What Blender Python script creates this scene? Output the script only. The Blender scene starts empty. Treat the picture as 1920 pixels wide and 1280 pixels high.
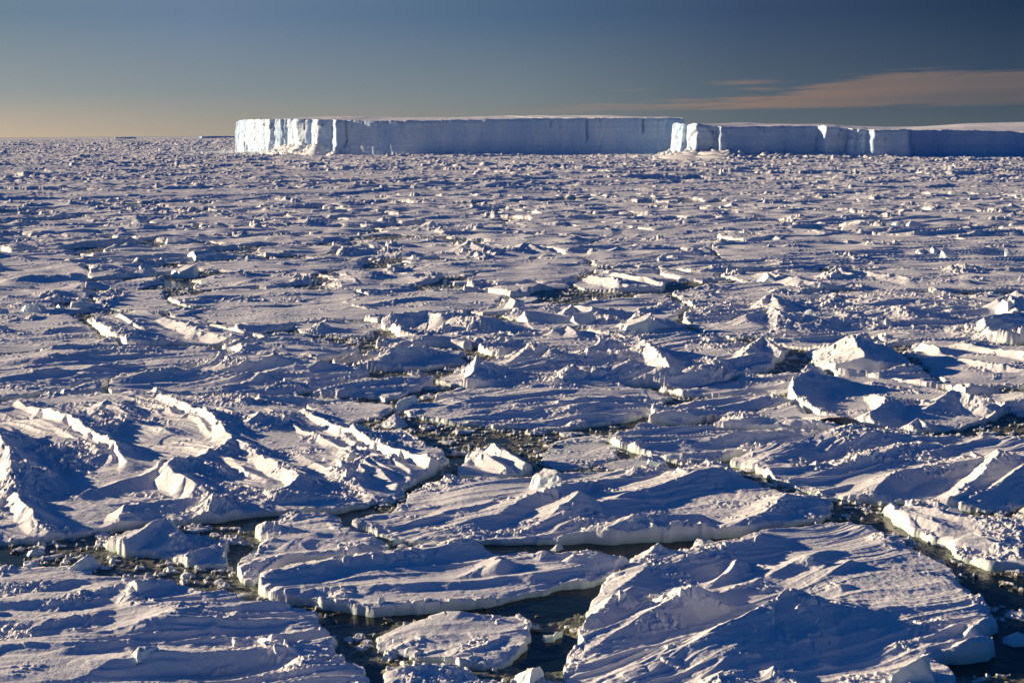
import bpy, math, numpy as np, time
from mathutils import Vector, Matrix
T0 = time.time()
rad = math.radians
sc = bpy.context.scene
COL = sc.collection
f32 = np.float32

# ------------------------------------------------------------------ camera
HCAM, FPX = 18.0, 2666.7
PITCH = math.atan(389.5 / FPX)
ROLL = 0.0073
fwd = Vector((0, math.cos(PITCH), -math.sin(PITCH)))
r0 = Vector((1, 0, 0)); u0 = r0.cross(fwd)
rgt = r0 * math.cos(ROLL) - u0 * math.sin(ROLL)
upv = r0 * math.sin(ROLL) + u0 * math.cos(ROLL)
cam_d = bpy.data.cameras.new('camera'); cam = bpy.data.objects.new('camera', cam_d); COL.objects.link(cam)
cam_d.lens = 50; cam_d.sensor_width = 36; cam_d.clip_start = 0.5; cam_d.clip_end = 120000
m = Matrix((rgt, upv, -fwd)).transposed().to_4x4(); m.translation = (0, 0, HCAM)
cam.matrix_world = m
sc.camera = cam

def gp(px, py, z=0.0):
    """ground point seen at a photo position, on the level z"""
    d = fwd + rgt * ((px - 960) / FPX) - upv * ((py - 640) / FPX)
    t = (z - HCAM) / d.z
    return d.x * t, d.y * t

# ------------------------------------------------------------------ sun + sky
AZ, EL = rad(-69), rad(10.5)          # azimuth from +Y (towards -X), elevation
SUN = Vector((math.sin(AZ) * math.cos(EL), math.cos(AZ) * math.cos(EL), math.sin(EL)))
sd = bpy.data.lights.new('sun', 'SUN'); so = bpy.data.objects.new('sun', sd); COL.objects.link(so)
sd.energy = 5.0; sd.angle = rad(0.55); sd.color = (1.0, 0.77, 0.49)
so.rotation_euler = SUN.to_track_quat('Z', 'Y').to_euler()
so.location = (-60, 40, 60)

world = bpy.data.worlds.new('World'); sc.world = world; world.use_nodes = True
nt = world.node_tree; nt.nodes.clear()
def N(nt, typ, **kw):
    n = nt.nodes.new(typ)
    for k, v in kw.items():
        if k.startswith('i_'):
            key = k[2:]
            n.inputs[int(key) if key.isdigit() else key].default_value = v
        else: setattr(n, k, v)
    return n
def mathn(nt, op, a, b=None, c=None, clamp=False):
    n = nt.nodes.new('ShaderNodeMath'); n.operation = op; n.use_clamp = clamp
    for i, v in enumerate((a, b, c)):
        if v is None: continue
        if isinstance(v, (int, float)): n.inputs[i].default_value = v
        else: nt.links.new(v, n.inputs[i])
    return n.outputs[0]
def ramp(nt, fac, stops, interp='LINEAR'):
    n = nt.nodes.new('ShaderNodeValToRGB'); n.color_ramp.interpolation = interp
    e = n.color_ramp.elements
    while len(e) < len(stops): e.new(0.5)
    for i, (p, c) in enumerate(stops):
        e[i].position = p; e[i].color = (c[0], c[1], c[2], 1) if len(c) == 3 else c
    nt.links.new(fac, n.inputs[0]); return n.outputs[0]
def mixc(nt, fac, a, b, mode='MIX'):
    n = nt.nodes.new('ShaderNodeMix'); n.data_type = 'RGBA'; n.blend_type = mode; n.clamp_factor = True
    for s, v in ((n.inputs[0], fac), (n.inputs[6], a), (n.inputs[7], b)):
        if isinstance(v, (int, float)): s.default_value = v
        elif isinstance(v, tuple): s.default_value = (v[0], v[1], v[2], 1)
        else: nt.links.new(v, s)
    return n.outputs[2]
def smooth(nt, v, a, b):
    n = nt.nodes.new('ShaderNodeMapRange'); n.interpolation_type = 'SMOOTHSTEP'
    n.inputs[1].default_value = a; n.inputs[2].default_value = b
    nt.links.new(v, n.inputs[0]); return n.outputs[0]

sky = N(nt, 'ShaderNodeTexSky', sky_type='NISHITA', sun_disc=False, sun_elevation=EL, sun_rotation=AZ,
        altitude=0, air_density=1.0, dust_density=0.6, ozone_density=2.0)
tc = N(nt, 'ShaderNodeTexCoord')
sep = N(nt, 'ShaderNodeSeparateXYZ'); nt.links.new(tc.outputs['Generated'], sep.inputs[0])
dx, dy, dz = sep.outputs
# azimuth angle from +Y in radians (left negative), elevation ratio
azi = mathn(nt, 'ARCTAN2', dx, dy)
elev = mathn(nt, 'ARCSINE', dz)
# clear dark polar air: darker and bluer away from the sun and towards the zenith
kx = mathn(nt, 'MULTIPLY_ADD', azi, 1/0.8, 0.5, clamp=True)       # -0.4..0.4 rad -> 0..1
hor = ramp(nt, kx, [(0.068, (.565, .445, .328)), (0.24, (.402, .352, .283)), (0.5, (.242, .242, .223)), (0.704, (.122, .150, .171)), (0.914, (.088, .112, .135))])
mid = ramp(nt, kx, [(0.068, (.296, .328, .328)), (0.24, (.242, .283, .300)), (0.5, (.174, .219, .250)), (0.704, (.084, .122, .165)), (0.914, (.044, .074, .122))])
top = ramp(nt, kx, [(0.068, (.156, .231, .305)), (0.24, (.144, .216, .328)), (0.5, (.078, .141, .238)), (0.704, (.042, .076, .150)), (0.914, (.018, .041, .088))])
c1 = mixc(nt, mathn(nt, 'DIVIDE', elev, 0.030, clamp=True), hor, mid)
c2 = mixc(nt, mathn(nt, 'DIVIDE', mathn(nt, 'SUBTRACT', elev, 0.030), 0.050, clamp=True), c1, top)
# thin pink cloud bank low on the right
mp = N(nt, 'ShaderNodeCombineXYZ')
nt.links.new(azi, mp.inputs[0]); nt.links.new(mathn(nt, 'MULTIPLY', mathn(nt, 'MULTIPLY_ADD', azi, -0.02, elev), 26.0), mp.inputs[1])
nz = N(nt, 'ShaderNodeTexNoise', i_Scale=9.0, i_Detail=9.0, i_Roughness=0.62, i_Distortion=0.7); nt.links.new(mp.outputs[0], nz.inputs['Vector'])
nz2 = N(nt, 'ShaderNodeTexNoise', i_Scale=4.0, i_Detail=6.0, i_Roughness=0.55); nt.links.new(mp.outputs[0], nz2.inputs['Vector'])
lo = ramp(nt, mathn(nt, 'MULTIPLY_ADD', azi, 2.5, 0.0), [(0.0, (.0125,)*3), (.3, (.0150,)*3), (.6, (.0150,)*3), (.9, (.0160,)*3)])
hi = ramp(nt, mathn(nt, 'MULTIPLY_ADD', azi, 2.5, 0.0), [(0.0, (.0165,)*3), (.25, (.0195,)*3), (.45, (.026,)*3), (.62, (.0400,)*3), (.9, (.0415,)*3)])
wn = mathn(nt, 'MULTIPLY_ADD', nz.outputs[0], 2.0, -1.0)
ew = mathn(nt, 'MULTIPLY_ADD', wn, 0.0045, elev)
e1_ = mathn(nt, 'DIVIDE', mathn(nt, 'SUBTRACT', ew, lo), 0.0030, clamp=True)
e2_ = mathn(nt, 'DIVIDE', mathn(nt, 'SUBTRACT', hi, mathn(nt, 'MULTIPLY_ADD', wn, 0.006, ew)), 0.0045, clamp=True)
fade = smooth(nt, azi, -0.10, 0.12)
back = mathn(nt, 'SUBTRACT', 1.0, smooth(nt, azi, 1.2, 1.6))
cm = mathn(nt, 'MULTIPLY', mathn(nt, 'MULTIPLY', mathn(nt, 'MULTIPLY', e1_, e2_), fade), mathn(nt, 'MULTIPLY', back, ramp(nt, nz2.outputs[0], [(0.34, (0.62,)*3), (0.58, (1,)*3)])))
st = mathn(nt, 'MULTIPLY', smooth(nt, nz2.outputs[0], 0.58, 0.70), mathn(nt, 'MULTIPLY', smooth(nt, azi, 0.05, 0.12), mathn(nt, 'SUBTRACT', 1.0, smooth(nt, azi, 0.20, 0.27))))
st = mathn(nt, 'MULTIPLY', st, mathn(nt, 'MULTIPLY', smooth(nt, elev, 0.012, 0.018), mathn(nt, 'SUBTRACT', 1.0, smooth(nt, elev, 0.032, 0.040))))
def wisp(a0, e0, wa, we):
    da = mathn(nt, 'DIVIDE', mathn(nt, 'SUBTRACT', azi, a0), wa); de = mathn(nt, 'DIVIDE', mathn(nt, 'SUBTRACT', ew, e0), we)
    q = mathn(nt, 'ADD', mathn(nt, 'MULTIPLY', da, da), mathn(nt, 'MULTIPLY', de, de))
    return mathn(nt, 'MULTIPLY', mathn(nt, 'POWER', 2.718, mathn(nt, 'MULTIPLY', q, -1.0)), 0.5)
ew = mathn(nt, 'MULTIPLY_ADD', wn, 0.0022, elev)
for w_ in ((.162, .0330, .020, .0013), (.172, .0285, .014, .0009), (.125, .0215, .020, .0010), (.075, .0190, .03, .0008)):
    st = mathn(nt, 'MAXIMUM', st, wisp(*w_))
cloudc = ramp(nt, kx, [(0.5, (0.38, 0.27, 0.20)), (0.72, (0.29, 0.195, 0.155)), (0.88, (0.165, 0.138, 0.140)), (1.0, (0.12, 0.11, 0.115))])
cmask = mathn(nt, 'MULTIPLY', mathn(nt, 'MAXIMUM', cm, st), 0.88)
c3 = mixc(nt, cmask, c2, cloudc)
# low sky band is tuned as above, blending to the physical sky overhead
skym = mixc(nt, 1.0, sky.outputs[0], (0.0055, 0.0315, 0.077), 'MULTIPLY')
lowf = smooth(nt, elev, 0.14, 0.42)
azf = smooth(nt, mathn(nt, 'ABSOLUTE', azi), 0.42, 0.9)
tot = mathn(nt, 'MAXIMUM', lowf, azf)
c4 = mixc(nt, tot, mixc(nt, 1.0, c3, (10, 10, 10), 'MULTIPLY'), mixc(nt, 1.0, skym, (10, 10, 10), 'MULTIPLY'))
bg = N(nt, 'ShaderNodeBackground', i_Strength=0.056); nt.links.new(c4, bg.inputs[0])
wo = N(nt, 'ShaderNodeOutputWorld'); nt.links.new(bg.outputs[0], wo.inputs[0])

sc.view_settings.view_transform = 'Standard'; sc.view_settings.look = 'None'
sc.view_settings.exposure = 0.84; sc.view_settings.gamma = 1.0

# ------------------------------------------------------------------ materials
def newmat(name):
    mt = bpy.data.materials.new(name); mt.use_nodes = True
    nt = mt.node_tree; b = nt.nodes['Principled BSDF']; return mt, nt, b
def link(nt, a, b): nt.links.new(a, b)

def snow_mat(name, wall=False, berg=False):
    mt, nt, b = newmat(name)
    g = N(nt, 'ShaderNodeNewGeometry'); pos = g.outputs['Position']
    def noise(scale, det=3, rough=.55, vec=pos):
        n = N(nt, 'ShaderNodeTexNoise', i_Scale=scale, i_Detail=float(det), i_Roughness=rough); link(nt, vec, n.inputs['Vector']); return n.outputs[0]
    sp = N(nt, 'ShaderNodeSeparateXYZ'); link(nt, pos, sp.inputs[0])
    n1 = noise(.35, 4)
    base = ramp(nt, n1, [(0.3, (0.80, 0.81, 0.84)), (0.7, (0.88, 0.88, 0.89))])
    if berg:
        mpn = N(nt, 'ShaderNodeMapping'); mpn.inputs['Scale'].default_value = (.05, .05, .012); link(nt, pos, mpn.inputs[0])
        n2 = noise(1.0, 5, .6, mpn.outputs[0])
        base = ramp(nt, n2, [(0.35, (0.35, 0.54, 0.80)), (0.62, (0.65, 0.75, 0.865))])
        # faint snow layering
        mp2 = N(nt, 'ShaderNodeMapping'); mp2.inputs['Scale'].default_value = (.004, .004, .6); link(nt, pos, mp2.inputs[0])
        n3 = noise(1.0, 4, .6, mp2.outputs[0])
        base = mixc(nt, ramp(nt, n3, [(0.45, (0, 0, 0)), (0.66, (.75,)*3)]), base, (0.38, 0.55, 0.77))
        bsc = ((.9, .9), (.25, .6))
    else:
        # sea-washed ice just above the waterline: greenish and less white
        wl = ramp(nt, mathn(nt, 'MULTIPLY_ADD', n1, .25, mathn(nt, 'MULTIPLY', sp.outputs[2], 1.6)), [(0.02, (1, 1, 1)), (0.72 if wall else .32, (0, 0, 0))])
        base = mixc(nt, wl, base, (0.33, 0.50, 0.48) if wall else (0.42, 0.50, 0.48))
        n2 = noise(.9, 3)
        base = mixc(nt, ramp(nt, n2, [(.62, (0, 0, 0)), (.78, (.35,)*3)]), base, (0.70, 0.78, 0.82))
        bsc = ((16.0, .014), (4.5, .034))
    link(nt, base, b.inputs['Base Color'])
    b.inputs['Roughness'].default_value = .62; b.inputs['Specular IOR Level'].default_value = .25
    prev = None
    for s, dist in bsc:
        nn = noise(s, 4, .65)
        bp = N(nt, 'ShaderNodeBump', i_Strength=1.0 if not berg else .9, i_Distance=dist)
        link(nt, nn, bp.inputs['Height'])
        if prev: link(nt, prev, bp.inputs['Normal'])
        prev = bp.outputs[0]
    link(nt, prev, b.inputs['Normal'])
    return mt
M_SNOW = snow_mat('snow'); M_WALL = snow_mat('floe_edge_ice', wall=True); M_BERG = snow_mat('iceberg_ice', berg=True)

def ice_mat():
    mt, nt, b = newmat('clear_ice')
    g = N(nt, 'ShaderNodeNewGeometry'); n = N(nt, 'ShaderNodeTexNoise', i_Scale=2.2, i_Detail=5.0); link(nt, g.outputs['Position'], n.inputs['Vector'])
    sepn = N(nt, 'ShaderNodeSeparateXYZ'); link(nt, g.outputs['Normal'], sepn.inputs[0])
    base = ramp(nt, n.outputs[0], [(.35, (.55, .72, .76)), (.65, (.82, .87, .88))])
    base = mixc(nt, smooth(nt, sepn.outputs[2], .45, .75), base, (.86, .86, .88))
    link(nt, base, b.inputs['Base Color']); b.inputs['Roughness'].default_value = .42
    bp = N(nt, 'ShaderNodeBump', i_Strength=1.0, i_Distance=.04); n2 = N(nt, 'ShaderNodeTexNoise', i_Scale=6.0, i_Detail=5.0)
    link(nt, g.outputs['Position'], n2.inputs['Vector']); link(nt, n2.outputs[0], bp.inputs['Height']); link(nt, bp.outputs[0], b.inputs['Normal'])
    return mt
M_ICE = ice_mat()

def water_mat():
    mt, nt, b = newmat('sea_water')
    g = N(nt, 'ShaderNodeNewGeometry'); pos = g.outputs['Position']
    b.inputs['Base Color'].default_value = (.006, .012, .012, 1); b.inputs['Roughness'].default_value = .12
    b.inputs['IOR'].default_value = 1.33
    prev = None
    for s, d in ((1.2, .035), (7.0, .006)):
        n = N(nt, 'ShaderNodeTexNoise', i_Scale=s, i_Detail=3.0); link(nt, pos, n.inputs['Vector'])
        bp = N(nt, 'ShaderNodeBump', i_Strength=.8, i_Distance=d); link(nt, n.outputs[0], bp.inputs['Height'])
        if prev: link(nt, prev, bp.inputs['Normal'])
        prev = bp.outputs[0]
    link(nt, prev, b.inputs['Normal'])
    return mt
M_WATER = water_mat()

def brash_mat():
    mt, nt, b = newmat('brash')
    g = N(nt, 'ShaderNodeNewGeometry'); pos = g.outputs['Position']
    sp = N(nt, 'ShaderNodeSeparateXYZ'); link(nt, pos, sp.inputs[0])
    n = N(nt, 'ShaderNodeTexNoise', i_Scale=5.0, i_Detail=5.0, i_Roughness=.7); link(nt, pos, n.inputs['Vector'])
    slush = ramp(nt, n.outputs[0], [(.3, (.045, .05, .036)), (.5, (.19, .195, .135)), (.72, (.42, .42, .32))])
    hgt = mathn(nt, 'MULTIPLY_ADD', n.outputs[0], .05, sp.outputs[2])
    base = mixc(nt, smooth(nt, hgt, .085, .14), slush, (.80, .81, .80))
    link(nt, base, b.inputs['Base Color']); b.inputs['Roughness'].default_value = .4
    bp = N(nt, 'ShaderNodeBump', i_Strength=1.0, i_Distance=.03); n2 = N(nt, 'ShaderNodeTexNoise', i_Scale=9.0, i_Detail=4.0)
    link(nt, pos, n2.inputs['Vector']); link(nt, n2.outputs[0], bp.inputs['Height']); link(nt, bp.outputs[0], b.inputs['Normal'])
    return mt
M_BRASH = brash_mat()

# ------------------------------------------------------------------ numpy noise
G = np.array([(math.cos(a), math.sin(a)) for a in np.linspace(0, 2 * math.pi, 32, endpoint=False)], f32)
def h32(ix, iy, seed):
    h = ix.astype(np.uint32) * np.uint32(374761393) + iy.astype(np.uint32) * np.uint32(668265263) + np.uint32((seed * 2246822519) & 0xffffffff)
    h ^= h >> np.uint32(13); h *= np.uint32(1274126177); h ^= h >> np.uint32(16)
    return h
def perlin(x, y, seed=0):
    x = np.asarray(x, np.float64); y = np.asarray(y, np.float64)
    xf = np.floor(x); yf = np.floor(y)
    ix = xf.astype(np.int64); iy = yf.astype(np.int64)
    u = (x - xf).astype(f32); v = (y - yf).astype(f32)
    su = u * u * u * (u * (u * 6 - 15) + 10); sv = v * v * v * (v * (v * 6 - 15) + 10)
    def c(a, b):
        g = G[(h32(ix + a, iy + b, seed) & np.uint32(31)).astype(np.int32)]
        return g[..., 0] * (u - a) + g[..., 1] * (v - b)
    n0 = c(0, 0); n0 = n0 + su * (c(1, 0) - n0)
    n1 = c(0, 1); n1 = n1 + su * (c(1, 1) - n1)
    return (n0 + sv * (n1 - n0)) * f32(1.5)
def fbm(x, y, seed=0, o=3, g=.5):
    s = 0; a = 1.0
    for i in range(o):
        s = s + a * perlin(x, y, seed + i * 17); x = x * 2.03 + 5.3; y = y * 2.03 - 1.7; a *= g
    return s
def cells(x, y, seed=0, want=False):
    """faceted blocks: every cell a tilted plate; returns height (about 0..1) and edge distance"""
    xf = np.floor(x).astype(np.int64); yf = np.floor(y).astype(np.int64)
    u = (x - xf).astype(f32); v = (y - yf).astype(f32)
    F1 = np.full(u.shape, 9., f32); F2 = F1.copy(); hh = np.zeros(u.shape, f32); rid = np.zeros(u.shape, f32)
    for a in (-1, 0, 1):
        for b in (-1, 0, 1):
            h = h32(xf + a, yf + b, seed)
            p = (h & np.uint32(1023)).astype(f32) / 1023; q = ((h >> np.uint32(10)) & np.uint32(1023)).astype(f32) / 1023
            w = ((h >> np.uint32(20)) & np.uint32(1023)).astype(f32) / 1023
            ex = a + p - u; ey = b + q - v; d = ex * ex + ey * ey
            cl = d < F1
            F2 = np.where(cl, F1, np.minimum(F2, d)); F1 = np.where(cl, d, F1)
            tilt = (w * 61.7) % 6.283
            hh = np.where(cl, w - .9 * (np.cos(tilt) * ex + np.sin(tilt) * ey), hh); rid = np.where(cl, w, rid)
    e = np.sqrt(F2) - np.sqrt(F1)
    return hh, e, rid
def sst(x, a, b):
    t = np.clip((x - a) / (b - a), 0, 1); return t * t * (3 - 2 * t)

# ------------------------------------------------------------------ polar sampling grid (finer near the viewer)
Q = 1.2
DTH = 0.00061 / Q
TH = np.arange(-0.49, 0.49, DTH)
rr = [38.0]
while rr[-1] < 30000: rr.append(rr[-1] + 0.075 / Q * (rr[-1] / 50) ** 1.17)
RR = np.array(rr)
NR, NT = len(RR), len(TH)
GX = (RR[:, None] * np.sin(TH)[None, :]); GY = (RR[:, None] * np.cos(TH)[None, :])
RC = np.gradient(RR)                  # radial step
print('grid', NR, NT)

def poly_sdf(X, Y, P):
    """positive inside"""
    n = len(P); d = np.full(X.shape, 1e18); ins = np.zeros(X.shape, bool)
    for i in range(n):
        x1, y1 = P[i]; x2, y2 = P[(i + 1) % n]
        ex, ey = x2 - x1, y2 - y1; L = ex * ex + ey * ey + 1e-12
        t = np.clip(((X - x1) * ex + (Y - y1) * ey) / L, 0, 1)
        d = np.minimum(d, (X - x1 - t * ex) ** 2 + (Y - y1 - t * ey) ** 2)
        c = (y1 > Y) != (y2 > Y)
        if abs(ey) > 1e-12: ins ^= c & (X < (Y - y1) * ex / ey + x1)
    d = np.sqrt(d); return np.where(ins, d, -d).astype(f32)

def ridge_field(X, Y, pts, ws, wd, seed, rough=.8):
    """crest polyline [(x,y,h)], slope widths on the sunny and the shaded side"""
    wx = .22 * fbm(X / 2.6, Y / 2.6, seed, 2); wy = .22 * fbm(X / 2.6, Y / 2.6, seed + 5, 2)
    X = X + wx * rough; Y = Y + wy * rough
    best = np.zeros(X.shape, f32)
    for i in range(len(pts) - 1):
        x1, y1, h1 = pts[i]; x2, y2, h2 = pts[i + 1]
        ex, ey = x2 - x1, y2 - y1; L = ex * ex + ey * ey + 1e-9
        t = ((X - x1) * ex + (Y - y1) * ey) / L; tc = np.clip(t, 0, 1)
        qx = X - x1 - tc * ex; qy = Y - y1 - tc * ey; d = np.sqrt(qx * qx + qy * qy)
        sun = (qx * SUN.x + qy * SUN.y) / (d + 1e-6)
        k = .5 + .5 * np.clip(sun * 2.5, -1, 1)
        w = wd + (ws - wd) * k
        hh = h1 + (h2 - h1) * tc
        p = np.clip(1 - d / w, 0, 1)
        best = np.maximum(best, (hh * (p ** 1.2)).astype(f32))
    return best

def relief(X, Y, R, pr):
    """snow relief of a floe: drifts along the wind, patches of broken blocks"""
    sd_ = pr['seed']; th = rad(pr['wind']); ca, sa = math.cos(th), math.sin(th); S = pr.get('scale', 1.0)
    a = (X * ca + Y * sa) / S; b = (-X * sa + Y * ca) / S
    wb = b + .9 * perlin(a / 7, b / 4, 31) + .25 * perlin(a / 2.3, b / 1.6, 32)
    patch = sst(perlin(X / 11 / S, Y / 9 / S, sd_ % 97 + 40), -.35, .45)
    z = .10 * perlin(X / 7 / S, Y / 6 / S, 3) + .05 * perlin(X / 3 / S, Y / 2.6 / S, 4)
    s1 = (1 - np.abs(perlin(a / 22, wb / 2.3, sd_ % 89 + 7))) ** (5 - 2.6 * sst(R, 110, 240))
    s2 = (1 - np.abs(perlin(a / 11, wb / .95, 11))) ** 4
    s3 = (1 - np.abs(perlin(a / 6, wb / .37, 12))) ** 3
    z = z + pr['sas'] * (.3 + .7 * sst(perlin(X / 15 / S + 3, Y / 12 / S, sd_ % 71 + 44), -.4, .25)) * ((.25 * (s1 - .2) + .11 * (s2 - .25) * (.3 + patch) * (1 - .8 * sst(R, 130, 240))) + (.042 * (s3 - .3) + .013 * (1 - np.abs(perlin(a / 2.2, wb / .17, 15))) ** 2) * (1 - sst(R, 90, 180)))
    if pr.get('plates', 0) > 0:
        px_ = X + .5 * perlin(X / 3, Y / 3, 33); py_ = Y + .5 * perlin(X / 3, Y / 3, 34)
        hp, ep, qp = cells(px_ / (5.5 * S), py_ / (2.6 * S), sd_ % 67 + 200)
        z = z + pr['plates'] * S * (hp - .45) * sst(ep, 0, .05)
    rm = pr['rub'] * .8
    if rm > 0:
        m1 = perlin(X / 5.5 / S, Y / 4.5 / S, sd_ % 83 + 60) * .9 + .5 * perlin(X / 1.9 / S, Y / 1.7 / S, 61)
        m1 = sst(m1, .52 - rm * .75, .95 - rm * .45)
        wx = X + .3 * perlin(X / .9, Y / .9, 70); wy = Y + .3 * perlin(X / .9, Y / .9, 71)
        h1, e1, q1 = cells(wx / (1.15 * S), wy / (1.05 * S), 80)
        h2, e2, q2 = cells(wx / (.47 * S) + 7, wy / (.43 * S), 81)
        z = z + m1 * S * (.24 * h1 * (q1 > .62) * sst(e1, 0, .12) + .15 * h2 * sst(e2, 0, .10) * (q2 > .35) + .03 + .05 * perlin(wx / .21, wy / .21, 82))
    h5, e5, q5 = cells(X / .26, Y / .24, 84); h5b, e5b, q5b = cells(X / .15, Y / .15, 86)
    cm_ = sst(perlin(X / 2.6, Y / 2.2, 85) + .7 * perlin(X / 8, Y / 6, 87), .35 - .7 * rm, .8 - .4 * rm) * (1 - .7 * sst(R, 110, 200))
    z = z + cm_ * ((q5 > .6) * sst(e5, .02, .25) * (.02 + .07 * np.clip(h5, 0, 1)) + (q5b > .5) * sst(e5b, .02, .25) * .03)
    z = z + .011 * fbm(X / .40, Y / .40, 90, 3) * (.35 + 1.2 * patch)
    return z * pr.get('amp', 1.0)

def grid_mesh(name, X, Y, Z, keep, origin=(0, 0, 0), normals=None):
    """mesh from grid arrays; keep = boolean per face"""
    nr, ntc = X.shape
    idx = np.arange(nr * ntc).reshape(nr, ntc)
    q = np.stack([idx[:-1, :-1], idx[:-1, 1:], idx[1:, 1:], idx[1:, :-1]], -1)[keep]
    if len(q) == 0: return None
    used = np.unique(q); remap = np.zeros(nr * ntc, np.int64); remap[used] = np.arange(len(used))
    q = remap[q]
    v = np.stack([X.ravel()[used] - origin[0], Y.ravel()[used] - origin[1], Z.ravel()[used] - origin[2]], -1).astype(f32)
    me = bpy.data.meshes.new(name)
    me.vertices.add(len(v)); me.vertices.foreach_set('co', v.ravel())
    me.loops.add(q.size); me.loops.foreach_set('vertex_index', q.ravel().astype(np.int32))
    me.polygons.add(len(q)); me.polygons.foreach_set('loop_start', np.arange(0, q.size, 4, dtype=np.int32))
    me.polygons.foreach_set('loop_total', np.full(len(q), 4, np.int32))
    me.polygons.foreach_set('use_smooth', np.ones(len(q), bool))
    me.update(calc_edges=True); me.validate()
    if normals is not None:
        me.normals_split_custom_set_from_vertices(normals.reshape(-1, 3)[used])
    return me
def grid_normals(X, Y, Z):
    P = np.stack([X, Y, Z], -1)
    a = np.gradient(P, axis=0); b = np.gradient(P, axis=1)
    n = np.cross(b, a); n /= np.linalg.norm(n, axis=-1, keepdims=True) + 1e-12
    return n
def link_mesh(name, me, mat, parent=None, loc=(0, 0, 0)):
    me.materials.append(mat); o = bpy.data.objects.new(name, me); COL.objects.link(o)
    o.parent = parent; o.location = loc; return o
def tag(o, label=None, cat=None, group=None, kind=None):
    if label: o['label'] = label
    if cat: o['category'] = cat
    if group: o['group'] = group
    if kind: o['kind'] = kind
    return o

DALL = np.full((NR, NT), -50., f32)      # how far inside any floe
ZALL = np.zeros((NR, NT), f32)

def bounds(P, pad):
    P = np.array(P); cx, cy = P.mean(0)
    r = np.hypot(P[:, 0], P[:, 1]); t = np.arctan2(P[:, 0], P[:, 1])
    # nearest distance along the edges
    rmin = r.min(); 
    for i in range(len(P)):
        a = P[i]; b = P[(i + 1) % len(P)]; e = b - a; L = (e * e).sum() + 1e-9
        k = np.clip(-(a * e).sum() / L, 0, 1); q = a + k * e; rmin = min(rmin, np.hypot(*q))
    i0 = max(0, np.searchsorted(RR, rmin - pad) - 1); i1 = min(NR, np.searchsorted(RR, r.max() + pad) + 1)
    pt = pad / max(rmin, 30)
    j0 = max(0, np.searchsorted(TH, t.min() - pt) - 1); j1 = min(NT, np.searchsorted(TH, t.max() + pt) + 1)
    return i0, i1, j0, j1

exec_data = None
# ------------------------------------------------------------------ the floes, traced as outlines on the water
# name key: (outline in photo positions, freeboard, wind angle, drifts, rubble, label, ridges[(points(x,y,h), sunny width, shaded width)])
FL = []
def F(poly, fb, wind, sas, rub, label, ridges=(), name='ice_floe'):
    FL.append(dict(poly=poly, fb=fb, wind=wind, sas=sas, rub=rub, label=label, ridges=ridges, name=name))

F([(-260,1050),(-60,1052),(0,1055),(60,1062),(130,1058),(180,1068),(250,1078),(310,1095),(360,1105),(440,1120),(500,1128),(560,1140),(600,1150),(625,1185),(640,1215),(665,1240),(680,1258),(700,1275),(712,1310),(700,1450),(-300,1450)],
  .38, 8, 1.15, .16, 'wide wind-drifted floe filling the bottom left corner', [
  ([(-120,1216,.35),(0,1213,.38),(150,1207,.35),(240,1203,.35)],1.6,.7),
  ([(225,1195,.1),(290,1165,.5),(330,1146,.8),(375,1165,.25)],2.0,1.3),
  ([(-120,1163,.3),(0,1160,.4),(90,1157,.45),(180,1150,.2)],1.8,.8),
  ([(-100,1130,.2),(0,1130,.25),(100,1126,.3),(200,1122,.1)],1.2,.6),
  ([(-60,1090,.2),(0,1090,.25),(110,1088,.3),(190,1083,.1)],1.2,.6),
  ([(200,1100,.2),(260,1105,.38),(325,1100,.15)],1.5,.6),
  ([(500,1195,.12),(560,1180,.25),(630,1172,.2)],1.,.6),
  ([(530,1250,.1),(570,1236,.5),(625,1252,.15)],1.2,.9),
  ([(120,1275,.15),(230,1240,.2),(380,1228,.35),(450,1235,.1)],1.2,.8),
  ([(375,1200,.1),(400,1180,.2),(425,1160,.2),(450,1148,.1)],.5,.3)])
F([(475,985),(500,975),(545,965),(610,962),(640,975),(650,990),(690,998),(742,1018),(700,1036),(620,1048),(560,1058),(500,1078),(480,1090),(452,1090),(445,1072),(450,1058),(472,1035)],
  .45, 16, 1.5, .12, 'striped floe with ragged left edge, behind the long wedge floe', [
  ([(478,985,.5),(500,985,.6),(540,990,.4),(590,1000,.2)],1.,.9),
  ([(500,1015,.4),(560,1012,.5),(640,1022,.4)],1.2,.7),
  ([(455,1068,.2),(560,1042,.4),(690,1020,.3)],1.3,.6),
  ([(500,962,.2),(560,965,.4),(620,965,.25)],1.,.5)])
F([(485,1088),(560,1062),(700,1042),(790,1026),(860,1015),(900,1020),(930,1032),(1000,1037),(1060,1039),(1130,1040),(1180,1055),(1178,1068),(1100,1090),(1000,1113),(900,1128),(800,1141),(700,1146),(620,1133),(560,1126),(500,1120),(488,1108)],
  .5, 17, 1.0, .2, 'long wedge-shaped floe with dark drift shadow, pointing right into open water', [
  ([(500,1080,.5),(620,1052,.75),(760,1032,.8),(880,1016,.6)],2.2,1.2),
  ([(840,1088,.1),(905,1068,.35),(938,1052,.8),(960,1068,.2)],1.5,1.),
  ([(540,1112,.2),(700,1103,.25),(850,1092,.25),(1000,1075,.35),(1100,1066,.2)],1.2,.6),
  ([(1080,1052,.4),(1120,1048,.6),(1170,1056,.45)],.7,.6),
  ([(620,1090,.1),(700,1075,.2),(900,1050,.2)],1.,.6)])
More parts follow.
